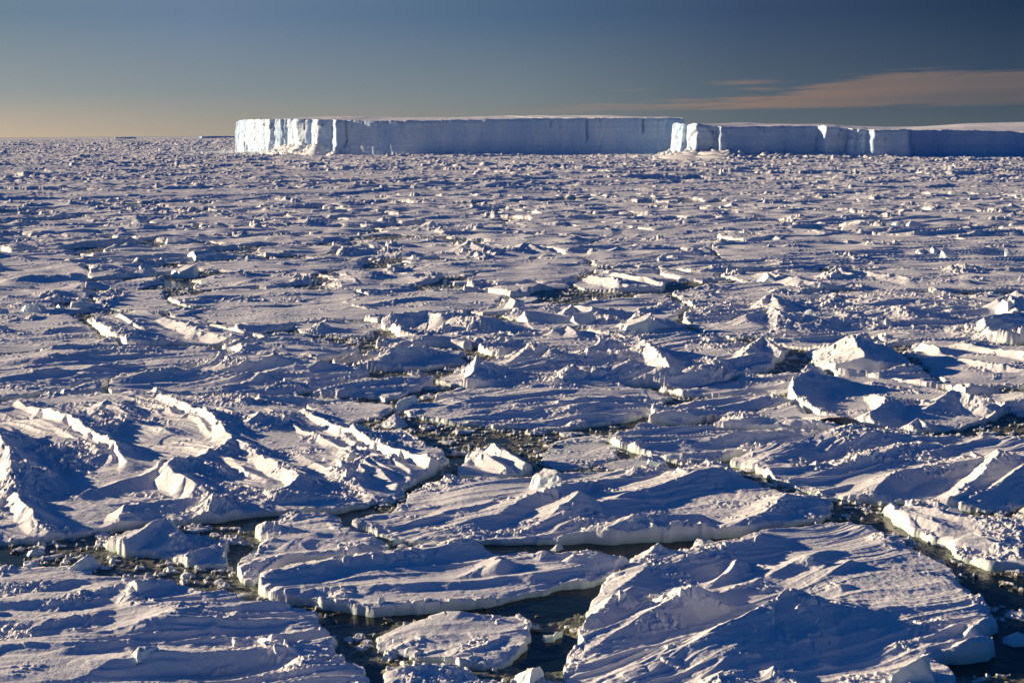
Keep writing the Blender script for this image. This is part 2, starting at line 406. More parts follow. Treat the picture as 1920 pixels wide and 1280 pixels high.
F([(655,984),(700,962),(740,945),(770,922),(800,905),(860,895),(940,896),(1000,890),(1090,884),(1160,882),(1250,876),(1370,880),(1400,900),(1440,915),(1500,930),(1552,940),(1560,958),(1540,975),(1480,980),(1430,988),(1410,994),(1300,1004),(1180,1009),(1060,1010),(960,1011),(900,1011),(860,1008),(780,1014),(700,997)],
  .5, 24, 1.2, .42, 'broad central floe with slanting drifts in front of the standing ice block', [
  ([(990,988,.2),(1040,960,.6),(1083,930,1.2),(1112,950,.4)],1.6,1.6),
  ([(880,988,.1),(960,953,.4),(1030,922,.6),(1090,903,.5),(1200,888,.3)],1.6,.9),
  ([(1100,958,.2),(1180,922,.6),(1300,893,.7),(1355,884,.5),(1390,900,.2)],2.2,1.6),
  ([(1000,1008,.2),(1060,975,.45),(1125,962,.3)],1.2,.8),
  ([(1110,1010,.2),(1180,985,.5),(1300,962,.45)],1.4,.8),
  ([(1350,998,.3),(1420,962,.5),(1475,935,.5),(1505,942,.25)],1.5,1.3),
  ([(780,975,.2),(840,955,.3),(920,945,.25)],1.,.6),
  ([(1200,1005,.3),(1270,990,.4),(1340,985,.3)],.8,.6)])
F([(1050,1330),(1043,1268),(1060,1222),(1075,1205),(1098,1162),(1090,1145),(1120,1100),(1170,1066),(1200,1045),(1240,1030),(1290,1034),(1400,1010),(1440,990),(1500,985),(1590,975),(1640,985),(1680,1000),(1740,1035),(1790,1062),(1830,1100),(1860,1150),(1878,1168),(1852,1190),(1868,1215),(1810,1232),(1762,1240),(1795,1275),(1800,1330),(1790,1450),(1030,1450)],
  .55, 30, .9, .22, 'largest floe, bottom right, carrying a steep sharp-crested ridge with a black-blue shadow', [
  ([(1150,1275,.3),(1220,1240,.45),(1290,1213,.8),(1380,1168,1.2),(1430,1138,1.5),(1484,1112,1.75),(1540,1130,1.2),(1600,1148,.7),(1650,1165,.3)],1.3,3.6),
  ([(1110,1215,.3),(1180,1170,.5),(1250,1132,.7),(1312,1103,1.0),(1330,1110,.4)],1.2,1.3),
  ([(1335,1090,.2),(1362,1070,.5),(1380,1048,1.1),(1388,1070,.3)],.6,.7),
  ([(1150,1110,.3),(1210,1068,.5),(1300,1040,.7),(1420,1008,.4)],1.6,1.4),
  ([(1205,1048,.4),(1238,1026,1.1),(1285,1040,.4)],1.,1.0),
  ([(1100,1170,.3),(1150,1125,.5),(1195,1105,.4)],.8,1.),
  ([(1230,1160,.2),(1300,1125,.4),(1420,1085,.2)],1.,1.2),
  ([(1330,1255,.2),(1370,1238,.5),(1410,1250,.3),(1470,1262,.3)],1.,1.),
  ([(1425,1255,.3),(1455,1250,.5),(1485,1270,.2)],.7,.8),
  ([(1440,1075,.2),(1500,1050,.4),(1560,1035,.2)],.8,.7),
  ([(1560,1075,.1),(1600,1058,.25),(1610,1065,.1)],.8,.4),
  ([(1815,1190,.3),(1825,1175,.4),(1850,1165,.3)],.5,.4),
  ([(1780,1235,.3),(1820,1208,.5),(1865,1195,.4)],.6,.5)])
F([(1648,952),(1700,945),(1800,955),(1920,966),(2100,985),(2100,1090),(1920,1062),(1850,1056),(1800,1042),(1770,1020),(1710,994),(1670,970)],
  .55, -20, 1.3, .22, 'warm-lit floe tapering to a point at the right edge, low ridges running down it', [
  ([(1655,953,.4),(1700,968,.4),(1760,985,.3)],.6,1.4),
  ([(1710,950,.2),(1800,975,.4),(1920,995,.3)],.8,1.),
  ([(1770,1010,.2),(1850,1018,.4),(1900,1030,.4),(1990,1045,.3)],.7,1.)])
F([(1370,866),(1410,852),(1450,830),(1490,815),(1560,810),(1620,803),(1680,805),(1800,815),(1860,808),(1960,830),(2100,880),(2060,925),(1990,935),(1920,945),(1850,956),(1760,943),(1650,940),(1600,934),(1555,930),(1510,917),(1450,897),(1410,878)],
  .5, 33, 1.0, .36, 'broad floe at the right with a bright straight left edge above a dark lead', [
  ([(1410,880,.2),(1470,845,.5),(1540,818,.8),(1600,800,1.3),(1650,808,.9),(1700,812,.4)],3.2,2.2),
  ([(1480,905,.1),(1540,880,.3),(1640,848,.5),(1760,830,.4)],1.6,1.),
  ([(1620,935,.2),(1660,898,.6),(1700,880,.6),(1760,872,.5),(1840,862,.4)],1.5,1.3),
  ([(1765,945,.3),(1810,910,.9),(1850,878,1.1),(1870,850,.8)],1.2,1.6),
  ([(1785,945,.3),(1850,915,.8),(1905,885,1.4),(1960,860,1.2)],1.3,1.8),
  ([(1405,878,.25),(1450,896,.3),(1510,915,.3),(1560,928,.25)],.4,.6),
  ([(1730,850,.2),(1800,830,.4),(1850,815,.3)],.8,.8)])
F([(705,1195),(740,1176),(800,1156),(850,1148),(900,1152),(980,1149),(1006,1170),(1000,1187),(980,1220),(960,1240),(930,1256),(860,1248),(790,1233),(715,1215)],
  .3, 30, .35, .12, 'small flat pan floating alone in the dark water at the bottom centre', [
  ([(825,1150,.15),(860,1150,.3),(890,1156,.15)],.6,.5),([(860,1228,.1),(900,1215,.15),(940,1200,.1)],.6,.3)])
F([(722,1262),(760,1248),(850,1246),(900,1256),(955,1270),(985,1300),(990,1450),(690,1450),(705,1290)],
  .35, 5, .7, .15, 'bottom-edge floe just below the lone flat pan', [([(735,1258,.3),(800,1248,.4),(850,1255,.3)],.8,.7)])
F([(1012,1190),(1040,1179),(1076,1181),(1072,1190),(1040,1198),(1018,1199)], .25, 0, .3, .3, 'tiny pale ice scrap between the lone pan and the largest floe')
F([(178,1018),(215,1005),(250,990),(312,975),(335,985),(345,1002),(400,1005),(432,1012),(438,1040),(420,1056),(380,1058),(330,1050),(300,1043),(215,1036)],
  .4, 25, .6, .15, 'small tilted floe with a tall wedge, adrift in the dark lead at the left', [
  ([(205,1030,.4),(250,1003,.9),(312,976,1.5),(328,1000,.9),(345,1010,.4)],1.9,.9),
  ([(335,1050,.3),(380,1030,.35),(425,1018,.3)],.6,.6)])
F([(-260,775),(-60,765),(30,750),(70,745),(100,737),(200,738),(300,734),(370,745),(450,750),(520,760),(570,764),(640,780),(700,800),(740,802),(790,822),(850,858),(835,875),(795,890),(765,912),(742,935),(640,952),(560,956),(480,960),(420,968),(320,978),(240,985),(150,1000),(60,1010),(0,1015),(-260,1035)],
  .5, -38, .8, .62, 'huge rubble-strewn floe at the left with parallel bright ridges', [
  ([(32,753,.5),(75,765,.7),(120,783,.8),(170,808,.8),(210,832,.9),(238,868,.5)],.35,1.6),
  ([(298,738,.6),(360,762,.8),(408,790,1.0),(425,803,.7)],.35,1.5),
  ([(568,768,.4),(640,798,.8),(700,826,.8),(750,848,.9),(812,870,.9),(848,866,.3)],.35,1.4),
  ([(318,875,1.7),(345,893,1.3),(370,912,.9),(390,928,.4)],.9,1.8),
  ([(415,798,.9),(432,822,.7),(410,845,.5),(370,858,.4),(318,872,1.3)],.9,1.2),
  ([(432,818,.5),(480,850,.6),(530,875,.9),(560,893,.9),(545,912,.5),(505,932,.2)],.7,1.3),
  ([(-30,790,2.2),(-5,810,2.1),(15,850,1.8),(28,900,1.2)],1.2,2.6),
  ([(30,925,1.0),(50,955,.9),(75,985,.5),(95,1003,.3)],.6,1.2),
  ([(222,985,.3),(232,948,.8),(290,940,.7),(380,938,.5),(400,940,.6)],.8,1.3),
  ([(395,962,.4),(405,938,.9),(440,955,.4)],.7,.8),
  ([(70,790,.1),(140,820,.35),(190,850,.3)],.35,.9),
  ([(350,775,.1),(385,800,.4),(395,815,.2)],.35,.9),
  ([(500,770,.1),(590,815,.4),(700,870,.45),(780,900,.2)],.3,1.0),
  ([(600,790,.1),(700,850,.4),(770,885,.3)],.3,.9),
  ([(640,900,.1),(690,925,.3),(720,940,.2)],.35,.8),
  ([(430,860,.2),(470,885,.5),(500,900,.2)],.4,.9),
  ([(500,940,.3),(535,925,.7),(560,930,.5),(620,930,.2)],.8,.8),
  ([(185,765,.2),(203,750,.8),(240,765,.3)],1.,1.4),
  ([(465,800,.2),(485,778,1.0),(505,790,.4)],.8,1.1),
  ([(40,835,.2),(90,820,.5),(150,828,.4)],1.,1.2),
  ([(120,870,.3),(200,850,.6),(215,862,.3)],.7,1.2),
  ([(620,835,.2),(680,868,.5),(740,905,.4)],.6,1.1),
  ([(560,850,.2),(640,888,.4),(700,925,.3)],.6,1.),
  ([(130,935,.2),(170,915,.5),(230,900,.4),(300,880,.6)],.8,1.3)])
F([(850,882),(870,857),(905,840),(935,838),(985,862),(1006,882),(990,892),(900,897),(860,892)],
  .35, -40, .7, .45, 'small floe with twin bright fins behind the broad central floe', [
  ([(893,848,.9),(915,858,.9),(950,880,.5)],.7,.9),([(925,838,1.3),(955,852,1.2),(988,870,.8),(1002,882,.3)],.8,1.3),
  ([(1020,875,.2),(1010,860,.6),(1012,850,.3)],.4,.4)])
F([(1015,850),(1040,825),(1080,812),(1130,815),(1160,835),(1165,858),(1110,878),(1040,882),(1012,872)], .2, 20, .4, .5, 'flat speckled pan right of the twin-finned floe')
F([(1085,884),(1120,868),(1180,860),(1240,857),(1258,868),(1215,878),(1160,882)], .2, 10, .3, .05, 'smooth flat sliver behind the broad central floe, right of the standing block')
F([(760,768),(800,754),(880,740),(960,731),(1050,723),(1160,722),(1240,735),(1268,745),(1240,756),(1222,770),(1195,782),(1150,793),(1050,803),(950,799),(860,793),(800,784),(770,778)],
  .5, 14, 1.0, .10, 'smooth lens-shaped floe in the middle with shallow wind lines', [
  ([(800,788,.2),(900,778,.3),(1080,753,.45),(1200,744,.35)],1.6,.8),([(1060,770,.3),(1120,758,.5),(1190,756,.3)],1.6,.9),
  ([(820,770,.1),(880,752,.3),(940,745,.1)],1.2,.8),([(900,795,.3),(1040,785,.4),(1180,772,.4)],.8,.7)])
F([(200,720),(230,706),(330,696),(395,672),(480,668),(560,670),(620,680),(695,700),(640,718),(560,735),(480,742),(300,740),(210,734)],
  .6, 12, 1.4, .3, 'blue-shadowed floe with a small pointed mound above the huge rubble floe', [
  ([(395,684,.4),(413,668,1.4),(450,685,.6)],1.2,1.8),([(440,680,.8),(500,672,1.3),(600,676,1.3),(650,690,.5)],2.5,1.6),
  ([(205,715,.3),(320,700,.7),(400,702,.6),(500,715,.4)],2.,1.3),([(450,725,.3),(490,705,.8),(520,715,.4),(600,712,.4)],1.5,1.)])
F([(-260,668),(-60,662),(0,665),(120,652),(240,649),(330,650),(420,655),(445,664),(400,675),(330,690),(200,714),(100,733),(30,745),(-60,752),(-260,765)],
  .5, 14, 1.1, .1, 'long smooth floe reaching the left edge above the huge rubble floe', [
  ([(-160,720,.4),(0,708,.5),(110,698,.55),(240,682,.4)],2.,1.2),([(-100,680,.2),(80,672,.4),(250,664,.3)],2.,1.),
  ([(100,715,.2),(160,700,.5),(200,703,.3)],1.,.9)])
F([(158,600),(200,590),(260,584),(310,592),(380,610),(450,627),(482,640),(430,650),(320,645),(240,649),(205,637)],
  .45, -38, .6, .12, 'tilted pair of bright slabs at the left, in front of the flat pans', [
  ([(163,598,.9),(205,620,.9),(252,645,.8)],.9,6.),([(222,590,.8),(250,605,.8),(275,625,.6)],.6,3.),([(310,597,.7),(370,618,.8),(440,642,.6)],1.2,3.5)])
F([(-260,600),(0,592),(60,585),(150,596),(190,632),(225,646),(120,650),(0,662),(-260,660)], .4, 5, .6, .35, 'low floe at the left edge beside the tilted slabs', [([(0,628,.1),(80,620,.4),(150,612,.5),(158,610,.3)],1.,1.)])
F([(355,590),(420,576),(560,565),(650,561),(740,568),(742,588),(690,598),(560,607),(420,608)], .35, 8, .35, .06, 'plain sunlit pan left of the hummocky ridge')
F([(312,560),(400,546),(550,540),(660,545),(682,558),(600,569),(440,577),(350,575)], .45, 7, .8, .06, 'thin smooth floe with a dark front edge above the plain sunlit pan', [([(330,562,.3),(450,552,.4),(600,548,.3)],2.,1.2)])
F([(165,552),(230,543),(310,545),(312,562),(345,578),(300,590),(220,582),(180,570)], .3, 8, .5, .4, 'small rough pan left of the thin smooth floe')
F([(640,565),(700,555),(770,548),(900,545),(946,553),(930,574),(860,588),(760,592),(690,583)], .5, 8, .6, .15, 'rounded flat floe with a curved dark right end, behind the hummocky ridge',[([(690,572,.2),(760,560,.4),(840,556,.2)],1.5,1.)])
F([(712,608),(725,592),(800,583),(870,588),(930,600),(1060,612),(1010,628),(880,640),(780,640),(740,625)],
  .6, -15, .8, .75, 'hummocky pressure ridge floe with a bright left end, centre of the ice field', [
  ([(718,603,1.6),(745,618,1.4),(785,640,.8)],.9,2.),([(740,590,1.3),(800,586,1.7),(830,592,1.4)],1.8,2.),([(850,600,1.),(900,598,1.4),(935,605,.7)],1.5,2.)])
F([(870,645),(920,628),(1000,620),(1100,620),(1160,632),(1165,643),(1080,653),(980,650),(900,648)], .5, 10, .5, .5, 'floe with a gently bowed dark front edge right of the hummocky ridge', [([(930,612,.6),(945,602,1.6),(975,615,.5)],1.,1.6),([(1040,620,.5),(1065,612,.9),(1080,625,.4)],1.,1.)])
F([(808,712),(850,697),(890,681),(1000,652),(1060,655),(1150,636),(1260,625),(1340,640),(1420,645),(1488,652),(1450,688),(1400,703),(1280,727),(1200,720),(1100,722),(1000,722),(880,724),(830,718)],
  .6, 28, 1.1, .75, 'long chaotic pressure-ridge floe crossing the centre', [
  ([(862,722,.4),(885,703,.9),(895,680,1.2)],.8,2.2),([(960,678,.3),(1000,652,1.6),(1030,665,.7)],1.2,1.8),
  ([(1205,640,1.),(1230,655,1.6),(1252,685,1.)],1.,1.8),([(1400,655,.8),(1430,636,1.8),(1462,655,.8)],1.3,1.8),
  ([(1060,705,.4),(1140,685,1.),(1240,690,.8)],1.3,1.6),([(1280,705,.4),(1360,672,1.1),(1440,665,.7)],1.6,1.8),
  ([(1180,715,.3),(1240,700,.9),(1300,705,.5)],1.,1.3),([(1090,660,.4),(1130,642,1.2),(1180,650,.5)],1.1,1.5)])
F([(655,690),(690,676),(780,652),(805,650),(880,662),(870,680),(800,690),(720,692)], .5, 25, .9, .6, 'dark-shadowed floe left of the chaotic ridge, beside slushy water', [([(668,688,.4),(720,670,.9),(780,648,1.3),(800,655,.6)],2.,1.3)])
F([(1508,662),(1560,650),(1600,636),(1650,650),(1700,677),(1718,692),(1640,698),(1560,698),(1520,682)],
  .4, -30, .5, .25, 'pyramid-shaped floe with one bright and one dark flank', [
  ([(1560,648,.8),(1600,632,2.3),(1614,658,1.8),(1632,690,.9)],3.4,4.6)])
F([(1688,657),(1730,640),(1850,645),(2100,655),(2100,745),(1980,735),(1850,723),(1780,717),(1742,700),(1730,678)],
  .55, -18, 1.2, .12, 'sunlit floe at the right edge next to the pyramid', [([(1728,642,1.),(1760,652,.7),(1800,655,.4)],.7,1.4),([(1760,665,.3),(1880,690,.5),(1980,705,.4)],.8,1.4),([(1800,648,.3),(1900,662,.6),(1990,680,.5)],.8,1.3)])
F([(1478,742),(1490,715),(1520,702),(1620,705),(1730,720),(1800,738),(1850,752),(1884,770),(1870,784),(1800,802),(1720,806),(1640,797),(1560,784),(1500,762)],
  .5, -25, .7, .5, 'rough floe below the pyramid with a curled bright-edged slab at its left', [
  ([(1480,742,.9),(1488,716,1.5),(1515,700,1.3),(1535,705,.7)],.5,2.4),([(1482,745,.8),(1520,762,.8),(1560,783,.6)],.5,1.8),
  ([(1600,790,.5),(1650,768,.9),(1662,752,1.1),(1640,742,.5)],.8,1.6),([(1725,780,.3),(1755,752,.9),(1787,735,1.5),(1830,752,.9),(1865,765,.5)],1.7,1.8),
  ([(1680,800,.4),(1720,785,.7),(1760,800,.5)],.7,1.),([(1800,798,.5),(1860,780,.7),(1878,765,.6)],.8,1.)])
F([(1208,792),(1225,770),(1300,752),(1380,742),(1440,737),(1485,755),(1440,765),(1350,780),(1280,796)], .4, 18, 1.5, .2, 'streaky floe right of the smooth lens floe', [([(1225,790,.3),(1320,765,.6),(1450,745,.5)],1.5,1.),([(1230,772,.3),(1300,755,.5),(1380,745,.4)],1.5,.9)])
F([(1335,797),(1350,783),(1450,785),(1560,793),(1602,806),(1500,804),(1400,802)], .7, 2, .5, .1, 'narrow raised bar of ice with a flat dark front', [([(1345,790,.5),(1450,786,.5),(1580,800,.4)],1.5,.6)])
F([(1118,820),(1200,802),(1330,800),(1400,806),(1560,808),(1585,815),(1500,828),(1420,846),(1330,862),(1252,862),(1180,842)],
  .45, 12, 1.1, .45, 'rubbly floe behind the broad central floe, with a white lumpy front', [([(1125,822,.3),(1190,838,.7),(1245,858,.9)],.6,1.2),([(1235,862,.6),(1290,850,1.1),(1340,858,.6)],.9,1.2),([(1300,830,.3),(1380,818,.5),(1480,815,.4)],1.5,1.)])
F([(568,757),(620,748),(700,750),(742,756),(718,776),(660,785),(640,782),(590,768)], .7, 5, .5, .12, 'thick clean-sided block of floe left of the smooth lens floe')
F([(862,528),(900,512),(990,500),(1100,495),(1122,505),(1060,520),(960,530)], .4, 15, 1.2, .12, 'streaked grey floe in the middle distance above the rounded flat floe')
F([(1068,530),(1110,518),(1150,512),(1230,512),(1262,522),(1240,545),(1160,546),(1090,543)], .45, -30, .6, .15, 'tilted pale slab floe with bright parallel edges, middle distance', [([(1110,516,.9),(1160,530,.9),(1215,545,.7)],.9,4.),([(1150,512,.9),(1200,520,.9),(1250,532,.7)],.7,3.)])
F([(1260,548),(1330,540),(1480,548),(1640,545),(1800,550),(1960,560),(2100,575),(2100,640),(1900,640),(1780,632),(1660,640),(1560,620),(1440,632),(1330,625),(1270,600),(1300,575)],
  .6, 20, 1.0, .8, 'very rough hummocked floe at the right below the straight dark crack', [
  ([(1400,600,.6),(1440,578,1.8),(1462,590,1.2),(1475,598,.6)],1.6,2.),([(1430,565,.8),(1445,556,1.7),(1462,572,.8)],1.,1.5),
  ([(1500,610,.5),(1560,592,1.2),(1620,598,.8)],1.5,2.),([(1640,585,.5),(1700,578,1.2),(1740,590,.6)],1.5,2.),
  ([(1870,565,1.),(1892,552,2.0),(1905,580,1.2)],1.,1.5),([(1875,630,.8),(1900,590,2.2),(1960,590,2.)],2.,3.),
  ([(1560,562,.4),(1640,556,1.),(1720,565,.5)],1.5,2.)])
F([(1345,515),(1450,508),(1600,510),(1760,508),(1900,512),(2100,520),(2100,550),(1900,545),(1700,545),(1500,540),(1400,530)],
  .5, -14, 1.5, .35, 'long ridged floe bounded in front by a straight dark crack', [([(1440,515,.6),(1500,525,1.0),(1570,535,.8)],1.2,2.5),([(1550,512,.9),(1570,506,1.6),(1600,515,.8)],1.2,2.),([(1620,515,.5),(1700,520,.9),(1800,525,.7)],1.2,2.)])
F([(1335,462),(1450,448),(1600,440),(1750,445),(1900,455),(2100,465),(2100,510),(1900,500),(1760,505),(1620,503),(1500,500),(1440,492),(1350,485)],
  .45, 8, 1.6, .10, 'big blue-shadowed wind-carved floe at the right with two lone bright blocks', [([(1440,498,.4),(1560,500,.7),(1700,502,.6)],2.5,1.2)])
F([(940,590),(1010,580),(1100,565),(1260,560),(1290,575),(1262,600),(1300,612),(1180,620),(1080,612),(1000,612)],
  .5, 15, .9, .8, 'heaped rubble floe holding two pale boulders of ice, centre', [([(1060,588,.6),(1070,575,1.7),(1110,580,1.2),(1180,585,.6)],1.,1.8),([(1180,605,.8),(1200,588,2.0),(1225,600,1.),(1240,608,.5)],1.,1.8),([(960,600,.5),(985,588,1.2),(1040,590,.6)],1.,1.6)])
F([(0,500),(160,495),(168,525),(150,545),(80,540),(-200,545),(-200,498)], .8, 4, .7, .2, 'dark-fronted raised floe at the left edge, middle distance', [([(-80,520,.6),(60,517,.9),(155,515,.8)],3.,1.2)])
F([(700,452),(790,445),(880,455),(1000,465),(1060,478),(980,490),(860,486),(760,480)], .4, -10, .9, .55, 'bright tumbled floe with two small dark cones, middle distance', [([(860,466,.5),(880,455,1.8),(905,468,.5)],1.2,2.),([(965,470,.5),(985,458,1.8),(1020,470,.5)],1.3,2.),([(955,492,.5),(975,485,1.6),(1010,490,1.),(1035,495,.4)],1.,2.)])
F([(540,610),(600,604),(680,602),(722,608),(700,630),(640,634),(560,625)], .3, 10, .5, .35, 'low pan with a dark bump left of the hummocky ridge', [([(575,622,.3),(600,610,.9),(625,618,.3)],1.,1.3)])
F([(1760,520),(1900,512),(2050,520),(2050,525),(1900,530),(1800,530)], .3, 0, .5, .4, 'thin strip of broken ice along the back of the long ridged floe')

# blocks of ice that stand on floes or float: (x, y of the foot in the photo, width m, height m, level, label)
BL = [
 (1030,912,1.5,1.25,.5,'pale upright ice block standing at the back of the broad central floe'),
 (986,1280,1.1,.7,0,'glassy greenish-white block at the bottom edge beside the largest floe'),
 (1718,1262,1.5,.9,.5,'angular white block on the bottom right corner of the largest floe'),
 (268,1226,1.1,.34,.4,'low clear-edged block frozen into the bottom left floe'),
 (155,1062,1.0,.75,.2,'rounded white lump at the back rim of the bottom left floe'),
 (60,1055,.9,.35,.1,'low crumbly lump at the far left of the narrow lead'),
 (70,1040,.7,.3,.0,'small crumbled lump floating left of the tilted wedge floe'),
 (320,1068,.5,.28,0,'little white crumb floating in front of the tilted wedge floe'),
 (350,1082,.6,.4,0,'double-lobed white lump in the slush below the tilted wedge floe'),
 (1905,1205,.9,.55,0,'lumpy white block floating off the right side of the largest floe'),
 (1240,870,1.3,.9,.3,'chunky block at the front of the rubbly floe'),
 (1775,482,2.0,1.7,.45,'lone bright triangular block on the blue-shadowed floe'),
 (1752,470,1.6,1.0,.45,'smaller lone bright block left of the triangular one on the blue-shadowed floe'),
 (1892,478,1.6,1.,.45,'bright block close to the right edge on the blue-shadowed floe'),
 (1095,588,3.4,1.4,.6,'creamy boulder of ice with a sunlit left face on the heaped rubble floe'),
 (1200,610,3.4,1.5,.6,'large pale boulder of ice on the right of the heaped rubble floe'),
 (965,575,2.0,1.3,.3,'bluish block beside the curved dark end of the rounded flat floe'),
 (60,578,2.2,1.3,.5,'grey rounded block at the left edge above the low floe'),
 (75,580,2.0,1.3,.5,'bulky grey block right of the rounded block near the left edge'),
 (148,572,2.2,1.1,.5,'flat-topped grey block above the tilted pair of slabs'),
 (112,578,1.2,.8,.5,'small pointed block between two grey blocks near the left edge'),
 (1890,580,2.0,1.3,.8,'tall narrow sunlit block on the very rough floe, far right'),
 (1440,525,2.6,1.5,.5,'gleaming white block on the left end of the long ridged floe'),
 (1240,488,2.6,1.2,.5,'smooth bright dome-shaped block in the middle distance'),
 (345,508,3.2,1.7,.5,'pointed block with a bright left edge, left middle distance'),
 (268,512,3.2,1.3,.5,'low domed block left of the pointed one, left middle distance'),
 (375,480,3.6,1.5,.5,'dark mound of ice above the pointed block, left middle distance'),
 (303,488,1.6,1.2,.5,'small bright upright block, left middle distance'),
 (335,452,5.5,1.2,.5,'long flat-topped block with a pale left corner, left middle distance'),
 (498,410,3.0,1.6,.5,'bright tipped block beside a dark hollow, upper left of the pack'),
 (255,418,3.0,1.6,.5,'cream ice block above the long flat bar, upper left of the pack'),
 (805,420,3.2,1.6,.5,'gleaming low block above the centre of the pack'),
 (890,426,3.6,1.5,.5,'grey cone-shaped block right of the gleaming low block'),
 (1715,425,4.0,1.6,.5,'bright flat wedge block in the right middle distance'),
 (1685,422,2.4,1.1,.5,'small bright block left of the flat wedge block'),
 (745,1000,.5,.4,.5,'fist-like small lump on the back rim of the long wedge floe'),
 (715,1125,.4,.35,.5,'single small lump on the near side of the long wedge floe'),
 (1045,1010,.45,.35,.5,'small lump on the near rim of the broad central floe'),
 (1310,1008,.8,.6,.5,'white knob at the front edge of the broad central floe above the dark lead'),
 (1320,1000,.6,.5,.5,'lower knob right behind the white knob on the broad central floe'),
 (730,1228,.5,.25,.15,'oval pebble of ice at the left end of the lone flat pan'),
 (1880,605,3.0,1.2,.9,'rounded snow-covered boulder at the right edge of the very rough floe'),
 (1520,592,2.0,1.1,.8,'curved bright block in the very rough floe'),
 (755,762,1.6,1.1,.3,'lumpy block at the left tip of the smooth lens floe'),
 (740,795,1.8,.7,.1,'white-topped lump in the slush below the smooth lens floe'),
]
# ------------------------------------------------------------------ build the floes
def largest(m):
    """largest connected patch of a boolean grid (label spreading)"""
    if not m.any(): return m
    lab = np.where(m, np.arange(1, m.size + 1).reshape(m.shape), 0)
    for it in range(600):
        old = lab.copy()
        for ax in (0, 1):
            for sl_a, sl_b in (((slice(1, None)), (slice(None, -1))), ((slice(None, -1)), (slice(1, None)))):
                A_ = lab[sl_a] if ax == 0 else lab[:, sl_a]; B_ = lab[sl_b] if ax == 0 else lab[:, sl_b]
                np.maximum(A_, B_, out=A_)
            lab[~m] = 0
        # jump along rows and columns to spread quickly
        if (lab == old).all(): break
    v, c = np.unique(lab[m], return_counts=True)
    return lab == v[c.argmax()]

def build_floe(X, Y, sdf, sub, pr, fb, ridges, name, label, group, parts, cat='ice floe'):
    i0, i1, j0, j1 = sub
    R = np.hypot(X, Y)
    cell = (RC[i0:i1][:, None] + 0 * X)
    Sj = pr['scale'] ** 1.3
    jag = .30 * Sj * perlin(X / 3.1 / Sj, Y / 3.1 / Sj, 21) + .22 * perlin(X / 1.3 / Sj, Y / 1.3 / Sj, 22) + .09 / Sj * perlin(X / .42, Y / .42, 23)
    d = sdf + jag.astype(f32) * pr.get('jag', 1.0) - .16
    # blocky rim
    top = relief(X, Y, R, pr)
    rimm = sst(perlin(X / 2.3, Y / 2.3, 24), -.1, .5) * sst(d, 1.1, .25)
    hh, ee, qq = cells(X / .5, Y / .45, 25)
    top = top + rimm * (.01 + .08 * hh * (qq > .35) * sst(ee, 0, .12)) * pr.get('rim', 1.0)
    rid = np.zeros(X.shape, f32); rix = np.zeros(X.shape, np.int16)
    for k, (pts, ws, wd) in enumerate(ridges):
        rk = ridge_field(X, Y, pts, ws, wd, 100 + k); rix = np.where(rk > rid, k, rix); rid = np.maximum(rid, rk)
    h6, e6, q6 = cells(X / .55, Y / .5, 28)
    rn = 1 + .10 * fbm(X / 1.6, Y / 1.6, 26, 2) + .08 * (h6 - .3) * (q6 > .5) * sst(e6, 0, .2) * sst(perlin(X / 3.7, Y / 3.7, 29), -.3, .3)
    top = top + .11 * np.clip(h6, 0, 1) * (q6 > .55) * sst(e6, 0, .15) * sst(rid, .1, .4) * sst(perlin(X / 2.9, Y / 2.9, 30), -.1, .5)
    top = top + rid * rn - .3 * np.minimum(rid, .5) * (1 - np.clip(rn, 0, 1))
    fb = fb * (.6 + .8 * sst(perlin(X / 6.5, Y / 6.5, 35), -.5, .5))
    top = np.maximum(top + fb, .06)
    top = top - .35 * fb * (1 - sst(d, -.1, .55)) * (perlin(X / 1.7, Y / 1.7, 27) > -.1)
    w = np.maximum(.16, 1.1 * cell)
    s = sst(d, -w, 0.02)
    # lean of the wall and a small foot
    Z = -.7 + (top + .7) * s
    D = DALL[i0:i1, j0:j1]; np.maximum(D, d, out=D)
    zz = ZALL[i0:i1, j0:j1]; np.maximum(zz, Z, out=zz)
    kv = d > -1.05 * w
    kf = kv[:-1, :-1] | kv[1:, :-1] | kv[:-1, 1:] | kv[1:, 1:]
    if not kf.any(): return None
    if not parts: kf = largest(kf)
    ins = d > 0
    cx, cy = (float(X[ins].mean()), float(Y[ins].mean())) if ins.any() else (float(X.mean()), float(Y.mean()))
    if not parts:
        me = grid_mesh(name, X, Y, Z, kf, (cx, cy, 0)); o = link_mesh(name, me, M_SNOW, None, (cx, cy, 0))
        tag(o, label, cat, group); return o
    nm = grid_normals(X, Y, Z)
    fd = (d[:-1, :-1] + d[1:, 1:] + d[:-1, 1:] + d[1:, :-1]) / 4; fr = (rid[:-1, :-1] + rid[1:, 1:]) / 2
    wall = kf & (fd < .03); rg = kf & ~wall & (fr > .22)
    rsets = []
    for k in range(len(ridges)):
        mk = largest(rg & (rix[:-1, :-1] == k))
        if mk.sum() > 150: rsets.append(mk)
    tp = kf & ~wall
    for mk in rsets: tp &= ~mk
    e = bpy.data.objects.new(name, None); COL.objects.link(e); e.location = (cx, cy, 0); e.empty_display_size = 1
    tag(e, label, cat, group)
    for nme, msk, mat in [('snow_surface', tp, M_SNOW), ('edge_wall', wall, M_WALL)] + [('pressure_ridge', mk, M_SNOW) for mk in rsets]:
        if msk.sum() < 12: continue
        me = grid_mesh(nme, X, Y, Z, msk, (cx, cy, 0), nm)
        link_mesh(nme, me, mat, e)
    return e

